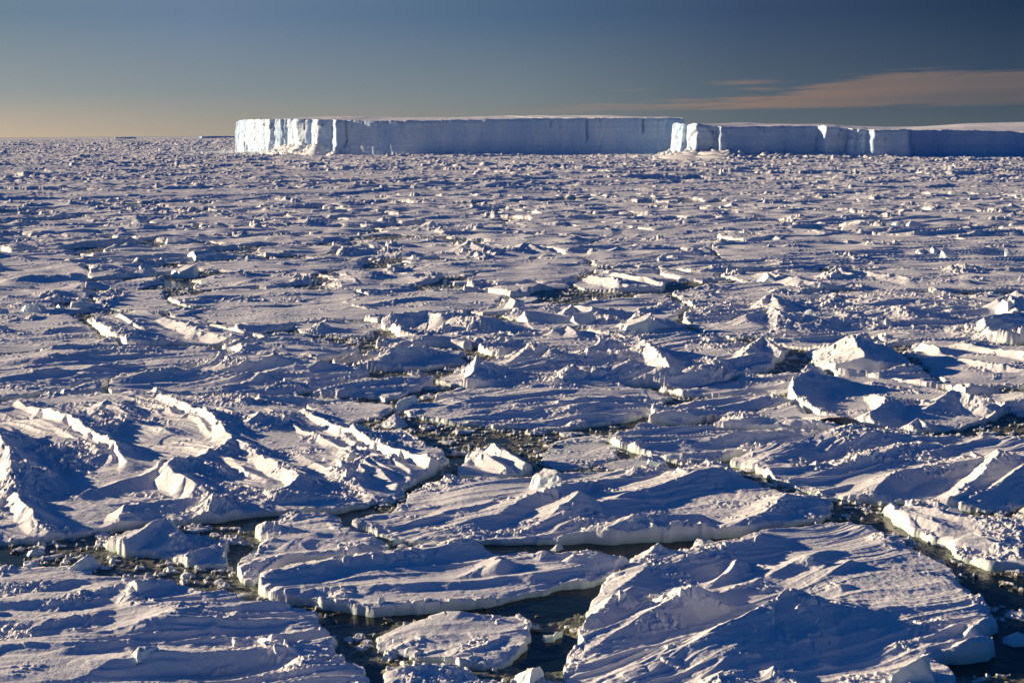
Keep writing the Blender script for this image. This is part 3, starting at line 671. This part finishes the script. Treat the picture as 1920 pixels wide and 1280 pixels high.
SUNXY = (SUN.x, SUN.y)
for n, fl in enumerate(FL):
    fl['fb'] *= .52; z = fl['fb']
    hs = .6 if 'rubble-strewn' in fl['label'] else .72 if max(p[1] for p in fl['poly']) > 760 else .85
    fl['ridges'] = [([(x, y, h * hs) for x, y, h in pts], a, c) for pts, a, c in fl['ridges']]
    fl['ridges'] = [([(x, y, min(h, .28 * (a + c) + .12)) for x, y, h in pts], a, c) for pts, a, c in fl['ridges']]
    fl['poly'] = [(x + 260 if x >= 1980 else x - 260 if x <= -200 else x, y) for x, y in fl['poly']]
    P = [gp(x, y, z) for x, y in fl['poly']]
    rg = [([(*gp(x, y, z + h * .85), h) for x, y, h in pts], ws, wd) for pts, ws, wd in fl['ridges']]
    cxr = np.hypot(*np.mean(P, 0)); S = max(1., min(2.2, cxr / 85))
    rg = [(p, ws * max(1, S * .8), wd * max(1, S * .8)) for p, ws, wd in rg]
    sub = bounds(P, 1.5); i0, i1, j0, j1 = sub
    X = GX[i0:i1, j0:j1]; Y = GY[i0:i1, j0:j1]
    sdf = poly_sdf(X, Y, P)
    pr = dict(seed=n * 7 + 3, wind=fl['wind'], sas=fl['sas'], rub=fl['rub'], scale=S ** .6, amp=1.0 + .12 * (S - 1), plates=.07 if fl['rub'] > .45 else .03)
    build_floe(X, Y, sdf, sub, pr, fl['fb'], rg, fl['name'], fl['label'], 'named floes of the pack', True)
print('traced floes', time.time() - T0)

# ------------------------------------------------------------------ the smaller and farther floes between them
rng = np.random.default_rng(12)
RA, RB = 96.0, 430.0
seeds = []
kk = .078
tries = 0
while tries < 60000:
    tries += 1
    v = rng.uniform(math.log(RA), math.log(RB)); u = rng.uniform(-.48, .48)
    k = kk * rng.uniform(.6, 1.25)
    if all(((u - a) * .68) ** 2 + (v - b) ** 2 > (max(k, c) * .95) ** 2 for a, b, c in seeds[-4000:]):
        seeds.append((u, v, k))
    if len(seeds) > 330: break
SP = np.array([(math.exp(v) * math.sin(u), math.exp(v) * math.cos(u)) for u, v, k in seeds])
print('seeds', len(SP))
ia, ib = np.searchsorted(RR, RA - 8), np.searchsorted(RR, RB)
X = GX[ia:ib]; Y = GY[ia:ib]; R = RR[ia:ib][:, None] + 0 * X
wob = R * .012
WX = X + wob * 1.6 * fbm(X / 11, Y / 11, 201, 3) ; WY = Y + wob * 1.6 * fbm(X / 11, Y / 11, 205, 3)
F1 = np.full(X.shape, 1e9, f32); F2 = F1.copy(); I1 = np.zeros(X.shape, np.int16); I2 = np.zeros(X.shape, np.int16)
rs = np.hypot(SP[:, 0], SP[:, 1])
for k in range(len(SP)):
    reach = rs[k] * .24
    a = np.searchsorted(RR[ia:ib], rs[k] - reach); b = np.searchsorted(RR[ia:ib], rs[k] + reach)
    th = math.atan2(SP[k][0], SP[k][1]); c = max(0, np.searchsorted(TH, th - .26)); e = np.searchsorted(TH, th + .26)
    sl = (slice(a, b), slice(c, e))
    d = ((WX[sl] - SP[k][0]) ** 2 * .5 + (WY[sl] - SP[k][1]) ** 2).astype(f32)
    f1 = F1[sl]; f2 = F2[sl]; i1_ = I1[sl]; i2_ = I2[sl]
    cl = d < f1; c2_ = (~cl) & (d < f2)
    f2[cl] = f1[cl]; i2_[cl] = i1_[cl]; f1[cl] = d[cl]; i1_[cl] = k
    f2[c2_] = d[c2_]; i2_[c2_] = k
sepd = np.hypot(SP[I1, 0] - SP[I2, 0], SP[I1, 1] - SP[I2, 1]) + 1e-3
VS = ((F2 - F1) / (2 * sepd)).astype(f32)
gap = np.where(rng.random(len(SP)) < .55, .3 + .7 * rng.random(len(SP)), (1.6 + 3.4 * rng.random(len(SP))) * rs / 200)
VS = VS - gap[I1].astype(f32) * .5
VS = np.minimum(VS, -DALL[ia:ib] - .45)
# open leads are left free in the near part
near_free = sst(R, 150, 108)
lead = perlin(X / 16, Y / 10, 301)
VS = np.where((lead > .22) & (R < 170), np.minimum(VS, -.4), VS).astype(f32)
made = 0; PROC = []
for k in range(len(SP)):
    msk = (I1 == k) & (VS > 0)
    cnt = int(msk.sum())
    if cnt < 260: continue
    ii, jj = np.where(msk)
    a, b, c, e = max(ii.min() - 3, 0), min(ii.max() + 4, X.shape[0]), max(jj.min() - 4, 0), min(jj.max() + 5, NT)
    s_ = VS[a:b, c:e].copy(); keepm = largest((I1[a:b, c:e] == k) & (s_ > 0))
    cut = (I1[a:b, c:e] != k) | ((s_ > 0) & ~keepm)
    s_[cut] = -np.abs(s_[cut]) - .3
    xs = X[a:b, c:e]; ys = Y[a:b, c:e]; dist = rs[k]
    S = max(1., min(2.6, dist / 85))
    rub = float(np.clip(rng.normal(.18, .18), .05, .85)); fb = rng.uniform(.12, .5)
    pr = dict(seed=1000 + k * 3, wind=float(rng.normal(8, 12)), sas=float(rng.uniform(.5, 2.3)), rub=rub, scale=S ** .75, amp=1.0 + .15 * (S - 1), jag=1.0, plates=float(rng.uniform(.03, .13)))
    rg = []
    px_, py_ = SP[k]
    sz = dist * kk
    for q in range(rng.integers(1, 4)):
        ang = rng.normal(.35, .6); L = sz * rng.uniform(.15, .5); ox, oy = rng.uniform(-.4, .4, 2) * sz
        h = rng.uniform(.2, .6) * (.6 + dist / 600)
        ca, sa = math.cos(ang), math.sin(ang)
        pts = [(px_ + ox - ca * L, py_ + oy - sa * L, h * .3), (px_ + ox + rng.normal(0, .8), py_ + oy + rng.normal(0, .8), h), (px_ + ox + ca * L, py_ + oy + sa * L, h * .4)]
        rg.append((pts, rng.uniform(.8, 3) * S * .7, rng.uniform(.8, 2.4) * S * .7))
    o = build_floe(xs, ys, s_, (ia + a, ia + b, c, e), pr, fb, rg, 'ice_floe', None, 'smaller floes of the pack', False)
    if o:
        made += 1; PROC.append((o, rub, fb, pr['sas'], cnt, dist))
print('procedural floes', made, time.time() - T0)

# ------------------------------------------------------------------ far pack: too many floes to count
ia = np.searchsorted(RR, RB - 30)
X = GX[ia:]; Y = GY[ia:]; R = RR[ia:][:, None] + 0 * X
wx = X + 5 * fbm(X / 17, Y / 17, 401, 3); wy = Y + 5 * fbm(X / 17, Y / 17, 405, 3)
sF = np.where(R < 2500, 1.0, 2.5)
h0, e0, q0 = cells(wx / 60, wy / 34, 410)
d = (e0 * 18 - .5).astype(f32)
far = np.clip((R - 430) / 1400, 0, 1)
a_ = X * .99 + Y * .14; b_ = -X * .14 + Y * .99
z = .15 + .8 * q0 + .2 * perlin(X / 23, Y / 23, 411)
hp, ep, qp = cells(wx / 30, wy / 9, 430); hp2, ep2, qp2 = cells(wx / 17, wy / 4.5, 431)
pm = sst(perlin(X / 60, Y / 45, 432) + .4 * perlin(X / 21, Y / 17, 433), -.6, .3)
z = z + (.25 + pm) * ((.7 + .5 * far) * (hp - .45) * sst(ep, 0, .15) + (.16 + .2 * far) * (hp2 - .45) * (qp2 > .4) * sst(ep2, 0, .2))
s1 = (1 - np.abs(perlin(a_ / 60, (b_ + 3 * perlin(a_ / 22, b_ / 12, 412)) / 8, 413))) ** 5
s2 = (1 - np.abs(perlin(a_ / 30, (b_ + 1.5 * perlin(a_ / 9, b_ / 6, 422)) / 3.1, 423))) ** 4
z = z + (.6 + .7 * far) * s1 + (.45 + .4 * far) * s2
ms = sst(perlin(X / 48, Y / 26, 414) + .5 * perlin(X / 14, Y / 7, 415), .3, .9)
ms = np.maximum(ms, .8 * sst(d, 3.2, .4) * sst(perlin(X / 12, Y / 9, 434), -.2, .3))
h1, e1, q1 = cells(wx / 2.5, wy / 2.2, 416); h2, e2, q2 = cells(wx / 1.3, wy / 1.2, 417)
z = z + .6 * ms * ((.38 + .4 * far) * h1 * (q1 > .78) * sst(e1, 0, .2) + (.22 + .15 * far) * h2 * (q2 > .5))
h3, e3, q3 = cells(X / 3.4, Y / 3.4, 418)
z = z + (q3 > .98) * sst(e3, .2, .45) * (.6 + 1.0 * far) * (.6 + .5 * h3)
h5, e5, q5 = cells(X / 55, Y / 75, 440)
z = z + sst(R, 1300, 3000) * (2.6 * (h5 - .45) * sst(e5, 0, .1))
# broad pressure ridges
pr_ = (1 - np.abs(perlin(X / 85, Y / 60, 419))) ** 9
z = z + pr_ * (.8 + .8 * far) * (.6 + .5 * perlin(X / 7, Y / 5, 420))
af = .35 + .95 * ((q0 * 7.3) % 1.0)
z = (z - .15 - .8 * q0) * af + .15 + .8 * q0
z = np.maximum(z, .14)
cellr = RC[ia:][:, None] + 0 * X
w = np.maximum(.4, cellr * 1.0)
Z = -.6 + (z + .6) * np.where(R < 2200, np.maximum(sst(d, -w, .1), .85 * (1 - sst(R, 480, 1000))), 1.0)
Z = np.where(R > 2200, np.maximum(Z, .05), Z)
Z = np.maximum(Z, .05 + .04 * q0)
kp = (DALL[ia:][:-1, :-1] < .6) | (R[:-1, :-1] > RB - 4)
lowz = np.where(DALL[ia:] > .3, -.45, np.minimum(Z, .1))
up = sst(R, RB - 6, RB + 1); Z = lowz * (1 - up) + Z * up
D = DALL[ia:]; np.maximum(D, d, out=D)
me = grid_mesh('pack_ice', X, Y, Z, kp)
o = link_mesh('pack_ice', me, M_SNOW); tag(o, 'distant pack ice of countless broken floes reaching the icebergs and the horizon', 'pack ice', None, 'stuff')
print('far pack', time.time() - T0)

# ------------------------------------------------------------------ brash and slush in the leads
ib = np.searchsorted(RR, 300.)
X = GX[:ib]; Y = GY[:ib]; D = DALL[:ib]; R = RR[:ib][:, None] + 0 * X
dens = perlin(X / 5.5, Y / 3.6, 501) + .6 * perlin(X / 1.9, Y / 1.4, 502) + .24 + .22 * sst(R, 55, 95)
def blob(px, py, rx, ry, amt):
    global dens
    cx, cy = gp(px, py); dens = dens + amt * np.exp(-(((X - cx) / rx) ** 2 + ((Y - cy) / ry) ** 2))
for b in ((430,975,3,2,-1.2),(385,960,3,2,-1.2),(1230,1035,3,2,-1.2),(1060,1030,4,1.5,-1.2),(1080,1110,2.5,2.2,-1.6),(1020,1215,1.2,2,-1.4),(670,1185,1.2,1.2,-1.2),
          (1880,1110,3,3,-1.0),(1900,1240,2.5,2,-1.2),(620,965,2,2,-1.),(860,1130,4,1,-1.),(1450,1010,3,1.2,-1.),(1600,960,1.5,1.5,-.6),
          (430,1090,2,2,.9),(330,1075,2,1.5,.6),(250,1050,2,2,.6),(420,1005,1,1,.7),(740,1195,1.6,1.2,.9),(1100,1170,1.2,1,.8),(1640,945,2,1.5,.6),(90,1035,3,2,.5),
          (1040,1275,1.5,1.2,1.0),(780,715,4,4,.9),(880,820,6,4,.9),(1400,905,2,3,.5),(580,640,6,6,.9),(1500,760,4,4,.8),(1400,700,4,4,.4)):
    blob(*b)
hh, ee, qq = cells(X / .42, Y / .42, 503); h2, e2, q2 = cells(X / .2, Y / .2, 504); h4, e4, q4 = cells(X / 1.1, Y / 1.0, 505)
sl = sst(dens, -.12, .12)
Z = -.06 + .075 * sl + .02 * perlin(X / .3, Y / .3, 506)
Z = Z + sl * ((.05 + .05 * np.clip(hh, 0, 1)) * (qq > .86) * sst(ee, .03, .12) + .035 * (q2 > .72) * sst(e2, .05, .3))
Z = Z + sst(dens, .0, .5) * (q4 > .9) * (.09 + .07 * np.clip(h4, 0, 1)) * sst(e4, .08, .16)
Z = Z + (q2 > .94) * sst(e2, .1, .3) * .10 * sst(dens, -.6, -.2)
kv = (D < .25) & (Z > -.055) & (D > -40)
kf = kv[:-1, :-1] & kv[1:, :-1] & kv[:-1, 1:] & kv[1:, 1:]
me = grid_mesh('brash_ice', X, Y, Z, kf)
o = link_mesh('brash_ice', me, M_BRASH); tag(o, 'grey-green slush and crumbs of brash ice filling the leads between floes', 'brash ice', None, 'stuff')
print('brash', time.time() - T0)

# sea
bm_v = [(-60000, -2000, 0), (60000, -2000, 0), (60000, 60000, 0), (-60000, 60000, 0)]
me = bpy.data.meshes.new('sea'); me.from_pydata(bm_v, [], [(0, 1, 2, 3)])
o = link_mesh('sea', me, M_WATER); tag(o, None, None, None, 'structure')

# ------------------------------------------------------------------ ice blocks
import bmesh
def block_mesh(w, h, seed):
    r = np.random.default_rng(seed)
    bm = bmesh.new(); bmesh.ops.create_icosphere(bm, subdivisions=5, radius=1.0)
    v = np.array([q.co[:] for q in bm.verts])
    for k in range(11):
        n = r.normal(size=3); n[2] = abs(n[2]) * (.8 if k % 3 else 1.8); n /= np.linalg.norm(n); dd = r.uniform(.42, .72)
        t = v @ n; over = np.clip(t - dd, 0, None); v = v - over[:, None] * n
    s = fbm(v[:, 0] * 3 + seed, v[:, 1] * 3 + v[:, 2] * 2, 7, 3) * .07 + fbm(v[:, 0] * 9 + seed, v[:, 1] * 9 + v[:, 2] * 7, 8, 2) * .02
    v = v * (1 + s[:, None])
    v[:, :2] *= w / 1.25 * np.array([1, r.uniform(.6, .95)]); v[:, 2] *= h / .75
    v[:, 2] = np.where(v[:, 2] < -.25 * h, -.25 * h, v[:, 2])
    for q, c in zip(bm.verts, v): q.co = c
    me = bpy.data.meshes.new('ice_block'); bm.to_mesh(me); bm.free()
    me.polygons.foreach_set('use_smooth', np.ones(len(me.polygons), bool))
    try: me.set_sharp_from_angle(angle=rad(28))
    except Exception: pass
    return me
def ground_at(x, y):
    r = math.hypot(x, y); t = math.atan2(x, y)
    i = min(NR - 1, np.searchsorted(RR, r)); j = min(NT - 1, max(0, np.searchsorted(TH, t)))
    return float(ZALL[i, j])
for n, (px, py, w, h, lv, lab) in enumerate(BL):
    x, y = gp(px, py, lv); g = max(0, ground_at(x, y)); 
    if g > lv: x, y = gp(px, py, g)
    g = max(0.0, ground_at(x, y))
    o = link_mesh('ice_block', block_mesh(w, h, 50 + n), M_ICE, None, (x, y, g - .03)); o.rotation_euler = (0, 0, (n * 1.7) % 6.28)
    tag(o, lab, 'ice block', 'loose blocks of ice on the pack')

# ------------------------------------------------------------------ icebergs
def hory(px): return 257.5 - .0073 * px
def zat(px, py, r): return HCAM + (hory(px) - py) / FPX * r
def march(start, steps):
    """plan outline of a cliff: lit facets turn towards the sun, shaded facets run across the view"""
    px, r = start; x = (px - 960) / FPX * r; y = r; pts = [(x, y, px)]
    for tp, (dx_, dy_) in steps:
        k = (tp - 960) / FPX; L = (k * y - x) / (dx_ - k * dy_); x += dx_ * L; y += dy_ * L; pts.append((x, y, tp))
    return pts
def resample(P, step):
    out = []
    for a, b in zip(P[:-1], P[1:]):
        n = max(1, int(math.hypot(b[0] - a[0], b[1] - a[1]) / step))
        for i in range(n):
            t = i / n; out.append(tuple(a[k] + (b[k] - a[k]) * t for k in range(len(a))))
    out.append(P[-1]); return out

def make_berg(name, label, front, back, topf, dome, seed, talus, calm, slits=(), step=1.0):
    """front: visible cliff outline; back: hidden outline closing it; topf(px,y)->cliff height"""
    P = resample(front, step); nf = len(P); P = P + resample([front[-1]] + back + [front[0]], 12)[1:-1]
    A = np.array([(p[0], p[1], p[2]) for p in P]); n = len(A)
    sm = A.copy()
    nxt = np.roll(A, -1, 0); prv = np.roll(A, 1, 0); t = nxt[:, :2] - prv[:, :2]; t /= np.linalg.norm(t, axis=1, keepdims=True) + 1e-9
    nor = np.stack([t[:, 1], -t[:, 0]], -1)
    area = np.sum(A[:, 0] * np.roll(A[:, 1], -1) - np.roll(A[:, 0], -1) * A[:, 1])
    if area < 0: nor = -nor
    # soften corners a little
    nn = nor.copy()
    for _ in range(3): nn = (np.roll(nn, 1, 0) + 2 * nn + np.roll(nn, -1, 0)) / 4
    s = np.concatenate([[0], np.cumsum(np.hypot(*(A[1:, :2] - A[:-1, :2]).T))])
    H = np.array([topf(a[2], a[1]) for a in A]) + .8 * perlin(s / 9, s * 0, seed) + .35 * perlin(s / 2.5, s * 0 + 3, seed)
    NV = 44; T = np.linspace(0, 1, NV)
    ss, tt = np.meshgrid(s, T, indexing='ij'); Hh = H[:, None]
    zz = -1 + (Hh + 1) * tt
    AM = np.interp(A[:, 2], calm[0], calm[1])[:, None]
    off = 2.2 * (1 - tt) ** 1.5 + AM * (1.0 * perlin(ss / 22, zz / 60, seed + 1) + .7 * perlin(ss / 6, zz / 22, seed + 2) + .4 * perlin(ss / 2.2, zz / 4.5, seed + 3))
    crack = (1 - np.abs(perlin(ss / 11 + .15 * perlin(ss / 9, zz / 9, seed + 5), zz / 70, seed + 4))) ** 26
    off = off - 2.0 * crack * (.2 + AM) - .7 * sst(tt, .93, 1.0)
    for cx_, t0_, dp_, wd_ in slits:
        off = off - dp_ * np.exp(-((A[:, 2:3] - cx_ - 2.5 * perlin(zz / 6, zz * 0, int(cx_))) / wd_) ** 2) * sst(tt, t0_, t0_ + .2) * (np.arange(len(A)) < nf)[:, None]
    hc, ec, qc = cells(ss / 6, zz / 9, seed + 9)
    off = off + .9 * hc * (qc > .5) * AM
    VX = A[:, 0:1] + nn[:, 0:1] * off; VY = A[:, 1:2] + nn[:, 1:2] * off; VZ = zz
    VX = np.vstack([VX, VX[:1]]); VY = np.vstack([VY, VY[:1]]); VZ = np.vstack([VZ, VZ[:1]])
    e = bpy.data.objects.new(name, None); COL.objects.link(e)
    cx, cy = A[:, 0].mean(), A[:, 1].mean(); e.location = (cx, cy, 0)
    tag(e, label, 'iceberg', 'tabular icebergs')
    me = grid_mesh('ice_cliff', VX, VY, VZ, np.ones((n, NV - 1), bool), (cx, cy, 0)); link_mesh('ice_cliff', me, M_BERG, e)
    # snow plateau: rings from the rim to the middle
    K = 60; U = (np.linspace(0, 1, K) ** 1.35)
    RX = VX[:, -1:]; RY = VY[:, -1:]; RZ = VZ[:, -1:]
    ccx, ccy = A[:, 0].mean(), A[:nf, 1].mean() + (A[nf:, 1].max() - A[:nf, 1].mean()) * .45
    PX = RX + (ccx - RX) * U; PY = RY + (ccy - RY) * U
    DZ = np.array(dome(PX, PY)) * sst(U, 0, .35)[None, :] * np.ones_like(PX)
    rzs = RZ[:, 0].copy()
    for _ in range(400): rzs = (np.roll(rzs, 1) + rzs + np.roll(rzs, -1)) / 3
    ku = sst(U, 0, .05)[None, :]; RZ = RZ * (1 - ku) + rzs[:, None] * ku
    base = RZ * (1 - U) + float(rzs[:nf].mean()) * U
    PZ = base + DZ + .5 * perlin(PX / 45, PY / 60, seed + 7) * sst(U, 0, .1) + .15 * perlin(PX / 9, PY / 16, seed + 8) * sst(U, 0, .05)
    me = grid_mesh('snow_plateau', PX, PY, PZ, np.ones((n, K - 1), bool), (cx, cy, 0)); link_mesh('snow_plateau', me, M_SNOW, e)
    # fallen rubble at the foot
    sF_ = s[:nf]; pxs = A[:nf, 2]
    hT = np.interp(pxs, [a[0] for a in talus], [a[1] for a in talus]); wT = np.interp(pxs, [a[0] for a in talus], [a[2] for a in talus])
    J = 46; u = np.linspace(0, 1, J)[None, :]
    oo = -3 + (wT[:, None] + 3) * u
    TX = A[:nf, 0:1] + nn[:nf, 0:1] * oo; TY = A[:nf, 1:2] + nn[:nf, 1:2] * oo
    hb, eb, qb = cells(TX / 3.2, TY / 3.2, seed + 20); hb2, eb2, qb2 = cells(TX / 1.4, TY / 1.4, seed + 21)
    cone = (.75 + .7 * (1 - np.abs(perlin(sF_ / 16, sF_ * 0, seed + 22))) ** 3)[:, None]
    TZ = -.8 + (hT[:, None] * cone) * (1 - u) ** 1.2 + .8 * sst(u, 1, .8) + (1.3 * hb * (qb > .4) * sst(eb, 0, .2) + .8 * hb2 * (qb2 > .3)) * np.minimum(1, hT[:, None] / 3) * sst(u, 1, .75)
    me = grid_mesh('rubble_apron', TX, TY, TZ, np.ones((nf - 1, J - 1), bool), (cx, cy, 0)); link_mesh('rubble_apron', me, M_SNOW, e)
    return e

LIT = (.36, -.93); SHD = (.99, .12)
f1 = march((452, 1430), [(515, LIT), (524, (.85, .2)), (533, LIT), (549, (.8, -.35)), (566, LIT), (586, (.72, -.5)), (591, (.9, .3)), (603, LIT), (630, (.97, -.22)), (637, LIT)])
y2 = f1[-1][1]
def tail(f, pts):
    return f + [((px - 960) / FPX * r, r, px) for px, r in pts]
f1 = tail(f1, [(655, y2 - 1), (700, y2 - 10), (760, y2 - 20), (830, y2 - 24), (930, y2 - 36), (1282, y2 - 66)])
print('berg1 r', f1[0][1], y2, f1[-1][1])
def top1(px, y):
    yt = np.interp(px, [452, 470, 560, 640, 700, 800, 900, 1000, 1282], [228, 225, 224, 225.5, 227.5, 226.5, 224.5, 222.5, 221.5])
    return zat(px, yt, y) if y < 1460 else 32
bk1 = [(150, 1420, 1282), (165, 1700, 1100), (0, 1900, 960), (-250, 1850, 560), (-285, 1600, 452)]
make_berg('tabular_iceberg', 'long tabular iceberg with a glowing sunlit left end and a blue shaded front', f1, bk1, top1,
          lambda X, Y: 3.2 + 1.2 * perlin(X / 160, Y / 200, 5), 600,
          [(452, 2, 8), (505, 3, 10), (525, 8, 12), (560, 11, 16), (600, 11, 16), (640, 5, 10), (655, 1.5, 8), (1282, .8, 6)], ([640, 670], [1.0, .3]), [(488, .3, 3, 1.0), (655, .25, 4, 1.8), (760, .7, 1.5, 1.2), (1036, .72, 4, 1.2), (1103, .35, 4, 1.8), (1128, .75, 3, 1.3), (1206, .55, 4.5, 1.8)])
f2 = [(115, 1000, 1266)] + march((1262, 955), [(1280, (.25, -.97)), (1285, SHD), (1306, (.36, -.93)), (1345, (.99, .05)), (1352, (.2, -.98)), (1440, (.99, -.14)), (1530, (.99, -.10)), (1546, (.30, -.95)), (1585, (.99, .15)), (1594, (.22, -.97)), (1601, SHD), (1606, LIT), (1622, SHD), (1634, (.22, -.97)), (1698, (.99, -.10)), (1700, (.3, .95)), (1702, SHD)])
y3 = f2[-1][1]; print('berg2 r', y3, [round(a[1]) for a in f2])
f2 = tail(f2, [(1760, y3 - 2), (1850, y3 - 5), (1920, y3 - 8), (2100, y3 - 14), (2300, y3 - 20)])
def top2(px, y):
    yt = np.interp(px, [1262, 1300, 1352, 1440, 1530, 1585, 1636, 1700, 1800, 1920, 2300], [232, 233, 238, 237, 236, 241, 244, 243.5, 244, 248, 250])
    return zat(px, yt, y) if y < 1030 else 22
bk2 = [(620, 1200, 2300), (560, 1500, 1900), (300, 1600, 1500), (175, 1400, 1300), (131, 1080, 1262)]
def dome2(X, Y):
    px = X / Y * FPX + 960
    a = np.interp(px, [1262, 1330, 1400, 1560, 1690, 1800, 1950, 2300], [.5, 1.2, 2.6, 2.6, 0., 3.2, 4.0, 4.])
    return a
make_berg('tabular_iceberg', 'lower tabular iceberg at the right with undulating snowy top and bright rubble foot', f2, bk2, top2, dome2, 700,
          [(1262, 5, 16), (1276, 5, 26), (1290, 4.5, 34), (1320, 4.5, 38), (1352, 6, 38), (1380, 4, 40), (1450, 4, 36), (1560, 3.5, 22), (1650, 3, 16), (1720, 1.5, 10), (2300, 1, 8)], ([1345, 1360, 1520, 1530, 1640, 1660], [1, .35, .35, .8, .8, .35]))
def mini(px0, px1, r, h, lab):
    x0, x1 = (px0 - 960) / FPX * r, (px1 - 960) / FPX * r
    fr = [(x0, r + 30, px0), (x0 + (x1 - x0) * .3, r, px0), (x1, r + 20, px1)]
    P = resample([fr[0], fr[1], fr[2], (x1, r + 400, px1), (x0, r + 400, px0), fr[0]], 14)[:-1]
    vs, fs = [], []; n = len(P)
    for i, p in enumerate(P):
        hh = h * (1 + .12 * math.sin(i * 1.3) + .08 * math.sin(i * 3.1)); j = 6 * math.sin(i * 2.1)
        vs += [(p[0] + j * .3, p[1] + j, -1), (p[0], p[1] + j, hh * .6), (p[0], p[1], hh)]
    for i in range(n):
        a, b = i * 3, ((i + 1) % n) * 3
        fs += [(a, b, b + 1, a + 1), (a + 1, b + 1, b + 2, a + 2)]
    fs.append(tuple(i * 3 + 2 for i in range(n)))
    me = bpy.data.meshes.new('distant_iceberg'); cx = (x0 + x1) / 2
    me.from_pydata([(v[0] - cx, v[1] - r, v[2]) for v in vs], [], fs)
    o = link_mesh('distant_iceberg', me, M_BERG, None, (cx, r, 0)); tag(o, lab, 'iceberg', 'tiny icebergs on the horizon')
mini(223, 235, 9000, 11, 'tiny lone iceberg on the far left horizon')
mini(380, 404, 9000, 13, 'small low iceberg on the horizon left of the big one')
mini(409, 450, 10000, 13, 'long thin distant iceberg touching the left end of the big one')

# ------------------------------------------------------------------ labels for the smaller floes
def photo_xy(o):
    p = Vector(o.location) - Vector((0, 0, HCAM)); zc = p.dot(fwd)
    return 960 + FPX * p.dot(rgt) / zc, 640 - FPX * p.dot(upv) / zc
def where(px, py):
    return px, py
lm = [(px, py, lab) for px, py, lab in LMARK] if 'LMARK' in globals() else []
cnt = {}
items = sorted([(photo_xy(o), o, rub, fb, sas, c, d) for o, rub, fb, sas, c, d in PROC], key=lambda q: (q[0][1], q[0][0]))
for (px, py), o, rub, fb, sas, c, d in items:
    rows = [(330, 'near the icebergs'), (372, 'far out in the pack'), (405, 'in the far middle'), (445, 'in the middle distance'), (500, 'behind the big floes'), (9999, 'among the big floes')]
    row = next(t for y, t in rows if py < y)
    tex = 'rubble-covered' if rub > .6 else 'hummocky' if rub > .45 else 'wind-streaked' if sas > 1.3 else 'smooth' if rub < .25 else 'snowy'
    colx = min(12, max(0, int((px + 20) / 160)))
    cols = ['at the left edge', 'near the left edge', 'a sixth across', 'a quarter across', 'a third across', 'left of centre', 'at the centre', 'just right of centre', 'right of centre', 'two thirds across', 'three quarters across', 'well to the right', 'at the right edge']
    lab = f'{tex} floe {row}, {cols[colx]}'
    cnt.setdefault(lab, []).append((o, c))
for lab, L in cnt.items():
    L.sort(key=lambda q: photo_xy(q[0])[0])
    if len(L) == 1: L[0][0]['label'] = lab; continue
    num = ['one', 'two', 'three', 'four', 'five', 'six', 'seven', 'eight'][min(7, len(L) - 1)]
    orde = ['leftmost', 'second from left', 'third from left', 'fourth from left', 'fifth from left', 'sixth from left', 'seventh from left', 'eighth from left']
    for i, (o, c) in enumerate(L):
        w_ = 'rightmost' if i == len(L) - 1 else orde[min(i, 7)]
        o['label'] = f"{w_} of {num} {lab.replace(' floe ', ' floes ')}"
print('done', time.time() - T0)
